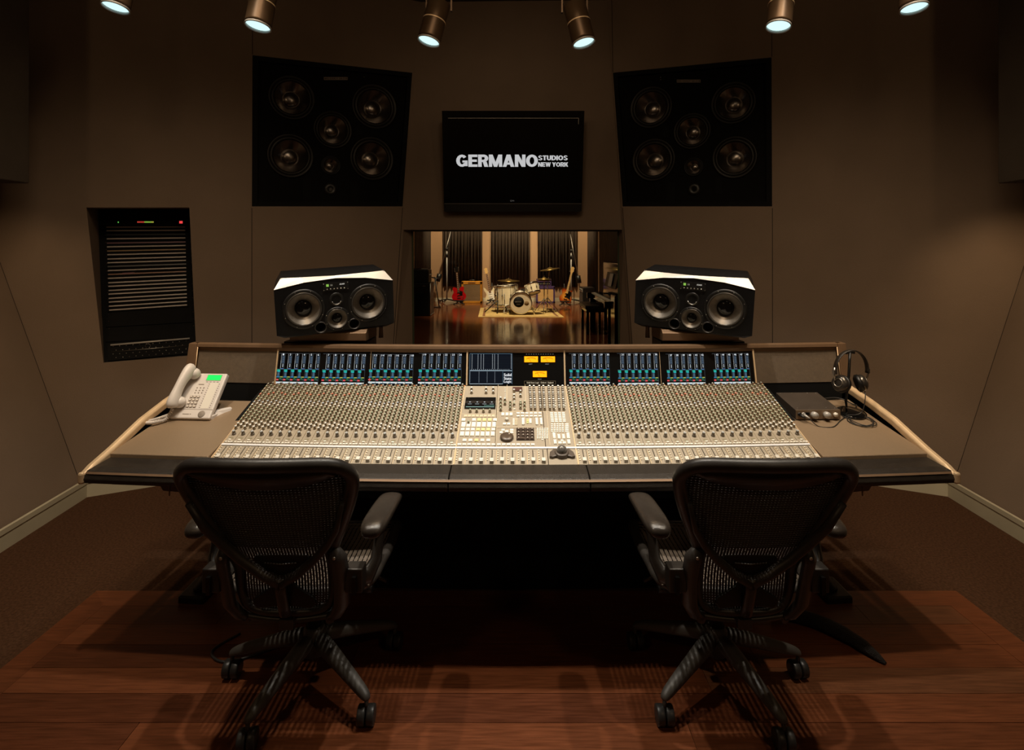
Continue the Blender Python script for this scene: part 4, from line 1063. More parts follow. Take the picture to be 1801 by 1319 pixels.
b = MB(); ax = FP(0, 0, 1)-FP(0, 0, 0); b.lathe([(.016, 0), (.0155, .0015), (.011, .001), (.006, .003), (0, .003)], FP(.042, .021), ax, 24); b.build('navigation_key', M['phoned'], ph)
# handset
b = MB(); pts = []; rs = []
hs = [(-.082, .034, .030, .026), (-.082, .044, .040, .034), (-.082, .070, .046, .031), (-.080, .105, .052, .024), (-.078, .135, .054, .024), (-.076, .165, .052, .026), (-.074, .195, .046, .031), (-.072, .220, .040, .034), (-.071, .236, .030, .026)]
b.tube([FP(x, s, h) for x, s, h, r_ in hs], [r_ for *_, r_ in hs], 12, flat=(.8, 1.0))
b.ball(FP(-.070, .066, .020), .030, (1, 1, .9), 12); b.ball(FP(-.060, .208, .020), .030, (1, 1, .9), 12)
b.build('handset', M['phone'], ph, sub=1)
# coiled cord
b = MB(); path = [FP(-.088, .036, .02), V(-.105, -.010, .010), V(-.125, -.035, .006), V(-.145, -.050, .004), V(-.165, -.052, .004), V(-.172, -.040, .006), V(-.155, -.022, .008), V(-.13, -.004, .014), V(-.112, .010, .020), V(-.102, .02, .022)]
def catmull(pts, n):
    out = []; m = len(pts)
    for i in range(m-1):
        p0, p1, p2, p3 = pts[max(0, i-1)], pts[i], pts[i+1], pts[min(m-1, i+2)]
        for k in range(n):
            t = k/n; out.append(.5*((2*p1)+(p2-p0)*t+(2*p0-5*p1+4*p2-p3)*t*t+(3*p1-p0-3*p2+p3)*t**3))
    out.append(pts[-1]); return out
cl = catmull(path, 44); hel = []
for i, p in enumerate(cl):
    t = (cl[min(i+1, len(cl)-1)]-cl[max(i-1, 0)]).normalized(); u = t.cross(V(0, 0, 1)).normalized(); v = u.cross(t)
    a = i*.9; hel.append(p+(u*math.cos(a)+v*math.sin(a))*.0062)
b.tube(hel, .0021, 5); b.build('coiled_cord', M['phone'], ph)

# ================================================================= HEADPHONE AMP
ap = on_desk(1438, 739, 1)
am = thing('headphone_amplifier', 'flat grey headphone amplifier with two round silver knobs beside the faders', 'amplifier', ap+V(0, 0, .0005), (R(11.1)*0, 0, R(2)))
W_, D_, H_ = .100, .175, .040
tz = .196*D_
b = MB(); b.hexa([V(-W_, 0, .006), V(W_, 0, .006), V(W_, D_, .006+tz), V(-W_, D_, .006+tz)], [V(-W_, 0, .006+H_), V(W_, 0, .006+H_), V(W_, D_, .006+H_+tz), V(-W_, D_, .006+H_+tz)])
b.build('case', mat('amp_case', S('#4a4139'), .45, .3, noise=.08), am, bev=.002)
b = MB(); b.box(0, -.003, .006+H_/2, W_*2.0, .006, H_); b.build('front_plate', mat('amp_front', S('#8a7660'), .4, .5), am)
for x in (-.022, .034):
    b = MB(); b.lathe([(.0145, 0), (.0145, -.010), (.0135, -.020), (.0, -.021)], (x, -.006, .026), (0, 1, 0), 24); b.build('knob', M['silver'], am)
b = MB(); b.lathe([(.0095, 0), (.0095, -.008), (.0, -.010)], (.076, -.006, .026), (0, 1, 0), 20); b.build('power_button', M['white'], am)
b = MB(); b.box(-.050, -.0065, .030, .020, .002, .013); b.build('display_window', M['blkg'], am)
for x in (-.086, -.068):
    b = MB(); b.lathe([(.0085, 0), (.0085, -.005), (.004, -.006), (.004, -.002)], (x, -.006, .028), (0, 1, 0), 16, cap=False); b.tube([V(x, -.006, .028), V(x+.004, -.022, .024), V(x+.012, -.036, .018)], [.0045, .0055, .003], 8); b.build('jack_plug', M['silver'] if x > -.08 else M['blk'], am)
b = MB()
for x in (-.088, .088):
    for y_ in (.02, D_-.02): b.lathe([(.008, 0), (.008, .008)], (x, y_, .001+.196*y_), (0, 0, 1), 10)
b.build('foot', M['rubber'], am)
b = MB()
for x in (-.085, -.03, .045, .085):
    for y_ in (.012, D_-.012): b.ball((x, y_, .006+H_+.196*y_+.001), .0022, n=6)
b.build('screw', M['steel'], am)
# headphone stand + headphones
sp_ = on_desk(1490, 727, 1)
hst = thing('headphone_stand', 'thin black headphone stand with round base on the desk wing', 'headphone stand', sp_+V(0, 0, .001))
Rt = Matrix.Rotation(math.atan(.196), 3, 'X')
b = MB(); b.lathe([(.062, 0), (.062, .006), (.052, .010), (.0, .011)], (.018, .0, 0), Rt @ V(0, 0, 1), 32); b.build('base', M['blkg'], hst)
top = P(1497, 617, 2.60)-hst.location
b = MB(); b.tube([V(-.003, 0, .008), V(-.002, .002, .03), V(0, .01, .05), V(.016, .015, top.z*.6), V(top.x, .02, top.z-.006)], [.0045, .0045, .006, .006, .006], 8); b.build('pole', M['blk'], hst)
b = MB(); b.tube([V(top.x-.02, .02, top.z-.012), V(top.x, .02, top.z-.006), V(top.x+.02, .02, top.z-.010)], .006, 8); b.build('cradle', M['blk'], hst)
b = MB(); b.ball((-.003, -.004, .024), .004, n=8); b.build('rivet', M['steel'], hst)
hp = thing('headphones', 'black closed-back headphones hanging on the thin stand', 'headphones', P(1497, 650, 2.575), (0, 0, R(8)))
def arc(r, a0, a1, n, zs=1, cx=0, cz=0): return [V(cx+r*math.sin(lerp(a0, a1, k/n)), 0, cz+r*zs*math.cos(lerp(a0, a1, k/n))) for k in range(n+1)]
b = MB(); b.tube(arc(.080, R(-100), R(100), 22, 1.12, 0, -.002), .0065, 10, flat=(.55, 1.9)); b.build('headband', M['leather'], hp)
for s_ in (-1, 1):
    b = MB(); b.tube([V(s_*.082, 0, .012), V(s_*.085, 0, -.02), V(s_*.080, 0, -.045)], .0042, 8); b.box(s_*.083, 0, -.008, .012, .014, .020); b.build('yoke', M['steel'], hp)
    ax = V(s_*.86, -.38, .30).normalized(); c0 = V(s_*.056, 0, -.060)
    b = MB(); b.lathe([(.0, .012), (.026, .011), (.034, .004), (.037, -.004), (.036, -.012)], c0+ax*.004, ax, 28, cap=False)
    ec = b.build('ear_cup', mat('cup_gunmetal', S('#55504a'), .25, .7), hp)
    b = MB(); b.lathe([(.036, -.010), (.040, -.014), (.040, -.026), (.030, -.032), (.018, -.028), (0, -.026)], c0+ax*.004, ax, 28); b.build('ear_pad', M['blk'], ec)
    b = MB(); b.lathe([(.020, .012), (.020, .0145), (.017, .0145), (.016, .0125)], c0+ax*.004, ax, 24, cap=False); b.build('cup_ring', M['steel'], ec)
cb_ = MB(); c_lo = hp.location+V(.055, -.01, -.095)
cen = on_desk(1515, 741, 1)+V(0, 0, .003)
ring = []
for k in range(0, 90):
    a = k*.21+2.6; rr = .048+.008*math.sin(k*.37); ring.append(cen+V(rr*math.cos(a)*1.1, rr*math.sin(a)*1.0, .196*rr*math.sin(a)+.0015*(k//30)))
path = catmull([c_lo, c_lo+V(-.01, -.02, -.03), c_lo+V(-.035, -.03, -.09), ring[0]+V(-.005, 0, .012)], 8)+ring
end = am.matrix_basis @ V(-.056, -.036, .016)
path += catmull([ring[-1], on_desk(1478, 741, 1)+V(0, 0, .003), on_desk(1465, 752, 1)+V(0, 0, .003), on_desk(1440, 751, 1)+V(0, 0, .003), end], 8)[1:]
cb_.tube(path, .0021, 6)
hc = cb_.build('headphone_cable', M['rubber'], None, org=cen); tag(hc, 'thin dark cable coiled beside the headphone amplifier', 'cable')
b = MB(); q0 = am.matrix_basis @ V(.06, D_, .04)
b.tube(catmull([q0, on_desk(1470, 704, 1)+V(0, 0, .012), on_desk(1492, 712, 1)+V(.02, 0, .004), on_desk(1506, 716, 1)+V(0, 0, .004), on_desk(1500, 735, 1)+V(-.02, 0, .004), on_desk(1482, 733, 1)+V(0, 0, .004)], 8), .003, 6)
o = b.build('power_cable', M['rubber'], None, org=q0); tag(o, 'black power cable looping behind the headphone stand base', 'cable')

# ================================================================= SPOT LAMPS
def spot(px, py, Y, dirv, lab, half, en, tgt, ang=62):
    c = P(px, py, Y); ax = Vector(dirv).normalized(); r = half*Y/1000
    t = thing('spot_lamp', lab, 'spot lamp', c-ax*.02, (0, 0, 0), 'brass can lamps along the ceiling track')
    b = MB(); L_ = .19
    b.lathe([(r*.95, .0), (r*1.0, .018), (r*1.02, .0), (r*1.0, -.09), (r*1.0, -L_), (r*.6, -L_-.012), (0, -L_-.012)], (0, 0, 0), ax, 32, cap=False); 
    b.build('housing', M['can'], t)
    MB().lathe([(r*1.03, -.088), (r*1.05, -.091), (r*1.03, -.094)], (0, 0, 0), ax, 32, cap=False).build('band', M['bronze'], t)
    MB().lathe([(r*.94, .010), (r*.5, .013), (0, .014)], (0, 0, 0), ax, 28).build('lens', M['lens'], t)
    MB().lathe([(r*1.0, .012), (r*1.03, .022), (r*.94, .022), (r*.93, .012)], (0, 0, 0), ax, 32, cap=False).build('rim', M['silver'], t)
    top = -ax*L_
    b = MB(); b.box(top.x-r-.006, top.y, top.z+.03, .008, .02, .14); b.box(top.x+r+.006, top.y, top.z+.03, .008, .02, .14); b.box(top.x, top.y, top.z+.10, 2*r+.02, .02, .008); b.build('yoke', M['can'], t)
    b = MB(); b.tube([top+V(0, 0, .0), top+V(.006, 0, .06), top+V(0, 0, ZC-t.location.z-top.z-.03)], .006, 8); b.build('stem', M['blk'], t)
    b = MB(); b.tube([top+V(.02, -.02, .0), top+V(.05, -.02, .03), top+V(.045, -.01, .08), top+V(.01, 0, .11)], .003, 6); b.build('flex', M['blk'], t)
    lamp('spot_beam', 'SPOT', c+ax*.03, en, (1, .72, .44), tgt, .03, ang, .7)
SPE = 20
spot(203, 14, 2.45, (-.10, -.14, -1), 'can lamp nearest the dark acoustic box on the phone side', 22, SPE*1.3, (-2.4, 3.1, 0))
spot(453.5, 47, 2.62, (-.12, -.14, -1), 'can lamp above the outer corner of the phone-side wall monitor', 22, SPE, (-1.3, 2.3, .5))
spot(754, 73, 2.85, (-.24, -.14, -1), 'brass can lamp between the television and the phone-side wall monitor', 20, SPE, (-.5, 2.45, .8))
spot(1027, 76, 2.85, (.22, -.14, -1), 'brass can lamp between the television and the headphone-side wall monitor', 20, SPE, (.5, 2.45, .8))
spot(1369, 47, 2.62, (-.18, -.14, -1), 'can lamp above the outer corner of the headphone-side wall monitor', 21, SPE, (1.3, 2.3, .5))
spot(1608, 15, 2.45, (0, -.14, -1), 'can lamp nearest the dark acoustic box on the headphone side', 22, SPE*1.3, (2.4, 3.1, 0))
# ================================================================= CHAIRS
def smooth_loop(pts, n=4):
    m = len(pts); out = []
    for i in range(m):
        p0, p1, p2, p3 = pts[i-1], pts[i], pts[(i+1) % m], pts[(i+2) % m]
        for k in range(n):
            t = k/n; out.append(.5*((2*p1)+(p2-p0)*t+(2*p0-5*p1+4*p2-p3)*t*t+(3*p1-p0-3*p2+p3)*t**3))
    return out
def make_chair(loc, m, label):
    t = thing('task_chair', label, 'office chair', loc, (0, 0, 0), 'mesh task chairs at the console')
    # base -----------------------------------------------------
    b = MB(); b.lathe([(.036, .10), (.042, .13), (.040, .185), (.030, .20)], (0, 0, 0), (0, 0, 1), 20); b.build('hub', M['chairb'], t)
    angs = [177, 249, 321, 33, 105]
    whm = MB().lathe([(.0, -.013), (.018, -.013), (.0295, -.012), (.031, -.009), (.031, 0), (.031, .009), (.0295, .012), (.018, .013), (0, .013)], (0, 0, 0), (1, 0, 0), 22).mesh('wheel', M['rubber'])
    for a in angs:
        a = R(a) if m > 0 else PI-R(a); d = V(math.cos(a), math.sin(a), 0); s_ = V(-d.y, d.x, 0)
        b = MB(); secs = [(.02, .165, .034, .030), (.08, .158, .031, .027), (.18, .130, .026, .022), (.27, .106, .021, .018), (.300, .095, .019, .015), (.316, .088, .011, .009)]
        vs = []
        for r_, z_, hw, hh in secs:
            c = d*r_+V(0, 0, z_)
            vs += [c+s_*hw*.8-V(0, 0, hh), c+s_*hw-V(0, 0, hh*.3), c+s_*hw*.75+V(0, 0, hh*.75), c+V(0, 0, hh), c-s_*hw*.75+V(0, 0, hh*.75), c-s_*hw-V(0, 0, hh*.3), c-s_*hw*.8-V(0, 0, hh)]
        n = 7; fs = [tuple(range(n)), tuple(range(len(vs)-1, len(vs)-1-n, -1))]
        for i in range(len(secs)-1):
            for k in range(n): k2 = (k+1) % n; fs.append((i*n+k, i*n+k2, (i+1)*n+k2, (i+1)*n+k))
        b.add(vs, fs, sm=True); lg = b.build('base_leg', M['chairb'], t, sub=1)
        ca = a+random.uniform(-.5, .5)
        if m and True: ca = a+PI/2*0+{0: 1.2}.get(0, 0)
        wd = V(1, random.uniform(-.25, .25), 0).normalized()
        cc = d*.305+V(0, 0, .0325)
        b = MB(); b.cyl(cc+V(0, 0, .0), cc+V(0, 0, .06), .007, n=8); b.box(cc.x, cc.y, cc.z+.012, .012, .012, .03); cs_ = b.build('caster', M['chairf'], t)
        for k in (-1, 1):
            o = inst('wheel', whm, cs_, cc+wd*k*.0150+V(0, 0, -.0015), (0, 0, math.atan2(wd.y, wd.x)))
    b = MB(); b.cyl((0, 0, .18), (0, 0, .36), .025, n=16); b.cyl((0, 0, .30), (0, 0, .37), .032, n=16); b.build('gas_column', M['blk'], t)
    b = MB(); b.box(0, .02, .375, .14, .24, .05); b.box(0, -.10, .385, .20, .08, .035); b.box(m*.13, .06, .345, .12, .012, .012); b.build('tilt_mechanism', M['blk'], t, bev=.01)
    b = MB(); b.cyl((m*.17, -.02, .345), (m*.215, -.02, .345), .016, n=12); b.cyl((m*.19, .05, .36), (m*.25, .05, .33), .008, n=8); b.cyl((-m*.17, 0, .36), (-m*.22, 0, .36), .012, n=12); b.build('adjuster_knob', M['blk'], t)
    # seat -----------------------------------------------------
    so = [V(-.22, -.19, .455), V(0, -.205, .445), V(.22, -.19, .455), V(.255, -.05, .462), V(.262, .12, .466), V(.24, .25, .452), V(.12, .29, .435), V(0, .295, .432), V(-.12, .29, .435), V(-.24, .25, .452), V(-.262, .12, .466), V(-.255, -.05, .462)]
    b = MB(); b.tube(smooth_loop(so, 4), .017, 10, closed=True, flat=(1, 1.1)); b.build('seat_frame', M['chairf'], t)
    b = MB(); nx = 30
    for k in range(nx):
        x = lerp(-.24, .24, k/(nx-1)); y0 = -.195; y1 = .285-.9*max(0, abs(x)-.12)**1.6*2
        pts = []
        for j in range(7):
            yy = lerp(y0, y1, j/6); zz = .458-.018*math.cos((x/.25)*PI/2)*math.sin(PI*j/6)+(.006 if j in (3,) else 0)-(.02 if j == 6 else 0)
            pts.append(V(x, yy, zz))
        w_ = .0058
        vs = [p+V(-w_, 0, 0) for p in pts]+[p+V(w_, 0, 0) for p in pts]+[p+V(-w_, 0, -.003) for p in pts]+[p+V(w_, 0, -.003) for p in pts]
        b.add(vs, [(j, j+1, 8+j, 7+j) for j in range(6)]+[(14+j, 21+j, 22+j, 15+j) for j in range(6)])
    for k in range(20):
        yy = lerp(-.18, .26, k/19); j = (yy+.195)/.48
        pts = [V(lerp(-.235, .235, i/8), yy, .456-.018*math.cos((lerp(-.235, .235, i/8)/.25)*PI/2)*math.sin(PI*j)) for i in range(9)]
        b.tube(pts, .0012, 4)
    b.build('seat_mesh', M['chairs'], t, kind='stuff')
    # back -----------------------------------------------------
    # half widths by height along a leaning plane
    tab = [(.400, .02), (.402, .07), (.412, .115), (.44, .140), (.50, .150), (.56, .148), (.62, .158), (.68, .180), (.74, .205), (.80, .227), (.85, .242), (.895, .248), (.925, .228), (.941, .19), (.946, .10), (.947, .02)]
    def by(z): # lateral curve: lumbar forward
        u = (z-.40)/.563; return -.245-.225*u**1.25-.012*math.sin(u*PI)*0+.018*math.exp(-((z-.56)/.08)**2)
    lp = [V(w_, by(z)+.035*(abs(w_)/.25)**2, z) for z, w_ in tab]; loop = lp+[V(-p.x, p.y, p.z) for p in reversed(lp)]
    rad = []
    L2 = smooth_loop(loop, 3)
    b = MB(); rs = [lerp(.013, .021, min(1, max(0, (p.z-.45)/.35))) for p in L2]
    b.tube(L2, rs, 10, closed=True, flat=(1.0, 1.0)); b.build('back_frame', M['chairf'], t)
    # upper band behind top rail
    b = MB(); vs = []
    xs = [lerp(-.225, .225, k/16) for k in range(17)]
    for x in xs:
        zt = .939-.03*(abs(x)/.225)**4; zb = .884-.018*math.cos(x/.225*PI/2)+.03*(abs(x)/.225)**3
        for z in (zt, zb): vs += [V(x, by(z)-.008+.03*(x/.25)**2, z), V(x, by(z)+.006+.03*(x/.25)**2, z)]
    fs = []
    for k in range(16):
        a = k*4; fs += [(a, a+4, a+6, a+2), (a+1, a+3, a+7, a+5), (a, a+1, a+5, a+4), (a+2, a+6, a+7, a+3)]
    b.add(vs, fs, sm=True); b.build('top_band', M['chairf'], t)
    def hw(z):
        for (z0, w0), (z1, w1) in zip(tab, tab[1:]):
            if z0 <= z <= z1: return lerp(w0, w1, (z-z0)/(z1-z0+1e-9))
        return .02
    b = MB(); nc = 46; zs = [.408+.53*k/22 for k in range(23)]
    for k in range(nc):
        u = lerp(-.97, .97, k/(nc-1)); prev = None; seg = []
        for z in zs:
            x = u*.245*(1 if z > .80 else 1)
            # strands fan: interpolate towards waist
            f_ = min(1, hw(z)/.25*1.0); x = u*.250*(.62+.38*f_)
            if abs(x) > hw(z)+.002: seg.append(None); continue
            seg.append(V(x, by(z)+.035*(abs(x)/.25)**2+.004, z))
        for p, q in zip(seg, seg[1:]):
            if p is None or q is None: continue
            w_ = .0033
            b.add([p+V(-w_, 0, 0), p+V(w_, 0, 0), q+V(w_, 0, 0), q+V(-w_, 0, 0), p+V(-w_, .0016, 0), p+V(w_, .0016, 0), q+V(w_, .0016, 0), q+V(-w_, .0016, 0)], [(0, 1, 2, 3), (4, 7, 6, 5), (0, 3, 7, 4), (1, 5, 6, 2)])
    for k in range(62):
        z = lerp(.415, .930, k/61); h_ = hw(z)*.98
        pts = [V(lerp(-h_, h_, i/8), by(z)+.035*(abs(lerp(-h_, h_, i/8))/.25)**2+.005, z) for i in range(9)]
        b.tube(pts, .0010 if z < .64 else .0040, 4)
    b.build('back_mesh', M['chairm'], t, kind='stuff')
    # posture spine: Y with pads
    b = MB()
    bz = lambda z: by(z)-.026
    for s_ in (-1, 1):
        b.tube([V(s_*.222, by(.82)-.010, .82), V(s_*.196, by(.73)-.012, .73), V(s_*.158, by(.665)-.010, .665), V(s_*.112, bz(.60)-.004, .61), V(s_*.05, bz(.55)-.010, .553), V(0, bz(.53)-.014, .528)], [.010, .013, .015, .015, .016, .019], 10, flat=(1, .6))
    b.tube([V(0, bz(.54)-.012, .545), V(0, bz(.50)-.014, .50), V(0, bz(.44)-.004, .445), V(0, bz(.41)+.008, .405)], [.019, .018, .018, .020], 10, flat=(1.0, .6)); b.build('spine', M['chairf'], t)
    b = MB(); yy = by(.57)-.016
    b.prism([V(-.078, yy, .610), V(.078, yy, .610), V(.088, yy, .598), V(.084, yy, .575), V(.05, yy, .535), V(-.05, yy, .535), V(-.084, yy, .575), V(-.088, yy, .598)], (0, .010, 0)); b.build('lumbar_pad', M['blk'], t, bev=.004)
    b = MB(); b.tube([V(-.05, yy-.003, .585), V(0, yy-.005, .582), V(.05, yy-.003, .585)], .003, 6); b.build('pad_grip', M['pad'], t)
    yy = by(.46)-.018
    b = MB(); b.prism([V(-.020, yy, .53), V(.020, yy, .53), V(.035, yy, .50), V(.095, yy, .462), V(.100, yy, .445), V(.085, yy, .428), V(.03, yy, .435), V(-.03, yy, .435), V(-.085, yy, .428), V(-.100, yy, .445), V(-.095, yy, .462), V(-.035, yy, .50)], (0, .010, 0)); b.build('sacral_pad', M['blk'], t, bev=.004)
    for s_ in (-1, 1):
        b = MB(); b.tube([V(s_*.164, by(.63)-.006, .640), V(s_*.180, by(.60)-.01, .60), V(s_*.182, by(.52)-.012, .52), V(s_*.178, by(.44)-.008, .44), V(s_*.155, by(.40)+.002, .395), V(s_*.13, by(.40)+.004, .383)], [.017, .025, .026, .026, .023, .015], 10, flat=(1.1, .75))
        up = b.build('upright', M['chairf'], t)
        MB().ball((s_*.172, by(.60)-.032, .615), .006, n=10).build('bolt', M['steel'], up); MB().ball((s_*.145, by(.40)-.012, .392), .006, n=10).build('bolt', M['steel'], up)
        # arm
        b = MB(); b.box(s_*.222, -.265, .525, .055, .05, .075); b.tube([V(s_*.21, -.25, .515), V(s_*.25, -.22, .505), V(s_*.268, -.19, .54), V(s_*.272, -.16, .60), V(s_*.272, -.14, .66)], [.026, .024, .019, .016, .018], 10, flat=(1.3, .8)); ar = b.build('arm_post', M['chairf'], t, bev=.004)
        b = MB(); b.box(s_*.225, -.295, .515, .012, .014, .055); b.build('arm_lever', M['blkg'], ar)
        b = MB(); ps = [(-.30, .0, .670, .020, .012), (-.285, 0, .676, .036, .020), (-.25, 0, .679, .044, .024), (-.16, .004, .681, .044, .021), (-.06, .010, .682, .042, .019), (-.035, .014, .680, .038, .017), (-.018, .016, .676, .024, .011)]
        vs = []; n = 12
        for y_, dx, z_, wx, hz in ps:
            for k in range(n): a = 2*PI*k/n; ca_, sa_ = math.cos(a), math.sin(a); vs.append(V(s_*.275+s_*dx+wx*abs(ca_)**.7*(1 if ca_ > 0 else -1), y_+.0, z_+hz*abs(sa_)**.8*(1 if sa_ > 0 else -1)))
        fs = [tuple(range(n)), tuple(range(len(vs)-1, len(vs)-1-n, -1))]
        for i in range(len(ps)-1):
            for k in range(n): k2 = (k+1) % n; fs.append((i*n+k, i*n+k2, (i+1)*n+k2, (i+1)*n+k))
        b.add(vs, fs, sm=True); b.build('armrest_pad', M['pad'], t, sub=1)
    b = MB(); pts = [V(lerp(-.135, .135, k/8), by(.4)+.004-.0*k, .388-.014*math.cos((k-4)/4*PI/2)) for k in range(9)]
    b.tube(pts, .010, 8); b.box(0, by(.4)-.004, .370, .045, .026, .034); b.build('lower_crossbar', M['chairf'], t, bev=.003)
    b = MB(); b.tube([V(-.135, by(.4), .375), V(-.10, -.12, .40), V(-.06, -.02, .40)], .014, 8); b.tube([V(.135, by(.4), .375), V(.10, -.12, .40), V(.06, -.02, .40)], .014, 8); b.build('link_arm', M['chairf'], t)
    return t
make_chair((-.714, 2.055, 0.006), 1, 'black mesh task chair with armrests in front of the phone end of the console')
make_chair((.737, 2.055, 0.006), -1, 'black mesh task chair with armrests in front of the headphone end of the console')
# braided cable loom on the floor behind the second chair
b = MB(); b.tube(catmull([V(1.10, 2.42, .03), V(1.24, 2.36, .03), V(1.34, 2.25, .028), V(1.40, 2.13, .012)], 6), [.032]*12+[.028]*3+[.022, .018, .012, .006], 10, flat=(.8, 1))
o = b.build('cable_loom', mat('braided_sleeve', (.015, .012, .01), .6, bump=1.0, bscale=300), None, org=(1.25, 2.3, 0)); tag(o, 'black braided cable loom lying on the floor by a chair', 'cable')
b = MB(); 
for s_ in (1,):
    b.tube(catmull([V(-1.10, 2.30, .011), V(-1.16, 2.20, .011), V(-1.08, 2.14, .011), V(-.95, 2.20, .011), V(-.80, 2.32, .011)], 6), .005, 6)
o = b.build('floor_cable', M['rubber'], None, org=(-1.0, 2.25, 0)); tag(o, 'thin black cable curling on the timber floor behind the wheels of a chair', 'cable')

# ================================================================= LIVE ROOM
LZ = .2
M['lfloor'] = mat('live_floor_wood', S('#6a3a20'), .13, noise=.25, nscale=4, stretch=(14, 1.2, 1), spec=.6)
M['cream'] = mat('cream_wall', S('#a08060'), .8, noise=.03)
M['drape'] = mat('dark_drape', S('#43372c'), .85, noise=.15, nscale=8)
M['drum'] = mat('drum_pearl', S('#d9cdb2'), .35, noise=.06, nscale=60)
M['brassc'] = mat('cymbal_brass', S('#b89a5a'), .3, .9)
# live room shell
YF = 15.9
MB().box(0, (5.1+YF)/2, LZ-.05, 5.4, YF-5.1+.4, .1).build('floor_live_room', M['lfloor'], kind='structure')
MB().box(0, YF+.05, 2.4, 5.4, .1, 4.4).build('wall_live_back', M['cream'], kind='structure')
MB().box(-2.33, (5.1+YF)/2, 2.4, .1, YF-5.1, 4.4).build('wall_live_left', M['cream'], kind='structure')
MB().box(2.17, (5.1+YF)/2, 2.4, .1, YF-5.1, 4.4).build('wall_live_right', M['cream'], kind='structure')
MB().box(0, (5.1+YF)/2, 4.65, 5.4, YF-5.1, .1).build('ceiling_live_room', M['ceiling'], kind='structure')
MB().prism([V(-2.4, 5.06, LZ), V(2.3, 5.06, LZ), V(2.3, 5.06, 4.6), V(-2.4, 5.06, 4.6)], (0, .04, 0), hole=[P(715, 660, 5.06), P(1100, 660, 5.06), P(1098, 396, 5.06), P(717, 396, 5.06)]).build('wall_live_front', M['ceiling'], kind='structure')
MB().box(-.02, YF-.01, LZ+.05, 4.4, .02, .10).build('baseboard_back', M['base'], kind='structure')
def drape(name_l, x0, x1, zb, y_, along='x', zt=4.3, pitch=.09):
    o0 = V((x0+x1)/2, y_, zb) if along == 'x' else V(y_, (x0+x1)/2, zb)
    n = max(6, int(abs(x1-x0)/pitch*6)); fr_ = []; 
    b = MB(); vs = []
    for i in range(n+1):
        a = lerp(x0, x1, i/n); dpt = .035*math.sin(i/6*2*PI)+.012*math.sin(i*1.7)
        for th in (0, .012):
            for z in (zb, zt): vs.append(V(a, y_+dpt-th, z) if along == 'x' else V(y_+dpt-th, a, z))
    fs = []
    for i in range(n):
        k = i*4; fs += [(k+2, k+6, k+7, k+3), (k, k+1, k+5, k+4), (k, k+4, k+6, k+2), (k+1, k+3, k+7, k+5)]
    b.add(vs, fs, sm=True)
    o = b.build('drape', M['drape'], None, org=o0); tag(o, name_l, 'curtain', 'dark pleated drapes in the live room')
def LX(px, Y): return (px-PCX)/1000*Y
drape('dark pleated drape behind the red guitar', LX(779, 15.8), LX(848, 15.8), .62, 15.85)
drape('dark pleated drape behind the drum kit', LX(863, 15.8), LX(932, 15.8), .60, 15.85)
drape('dark pleated drape behind the purple amplifier', LX(946, 15.8), LX(1016, 15.8), .60, 15.85)
drape('brown drape on the side wall nearest the sunburst guitar', 14.0, 15.4, .3, 2.085, 'y')
drape('brown drape on the side wall above the piano', 8.6, 13.3, .3, 2.085, 'y')
drape('dark drape on the side wall above the bass amplifier', 13.3, 15.5, .3, -2.25, 'y')
drape('dark drape on the side wall in front of the bass amplifier', 10.5, 12.7, .3, -2.25, 'y')
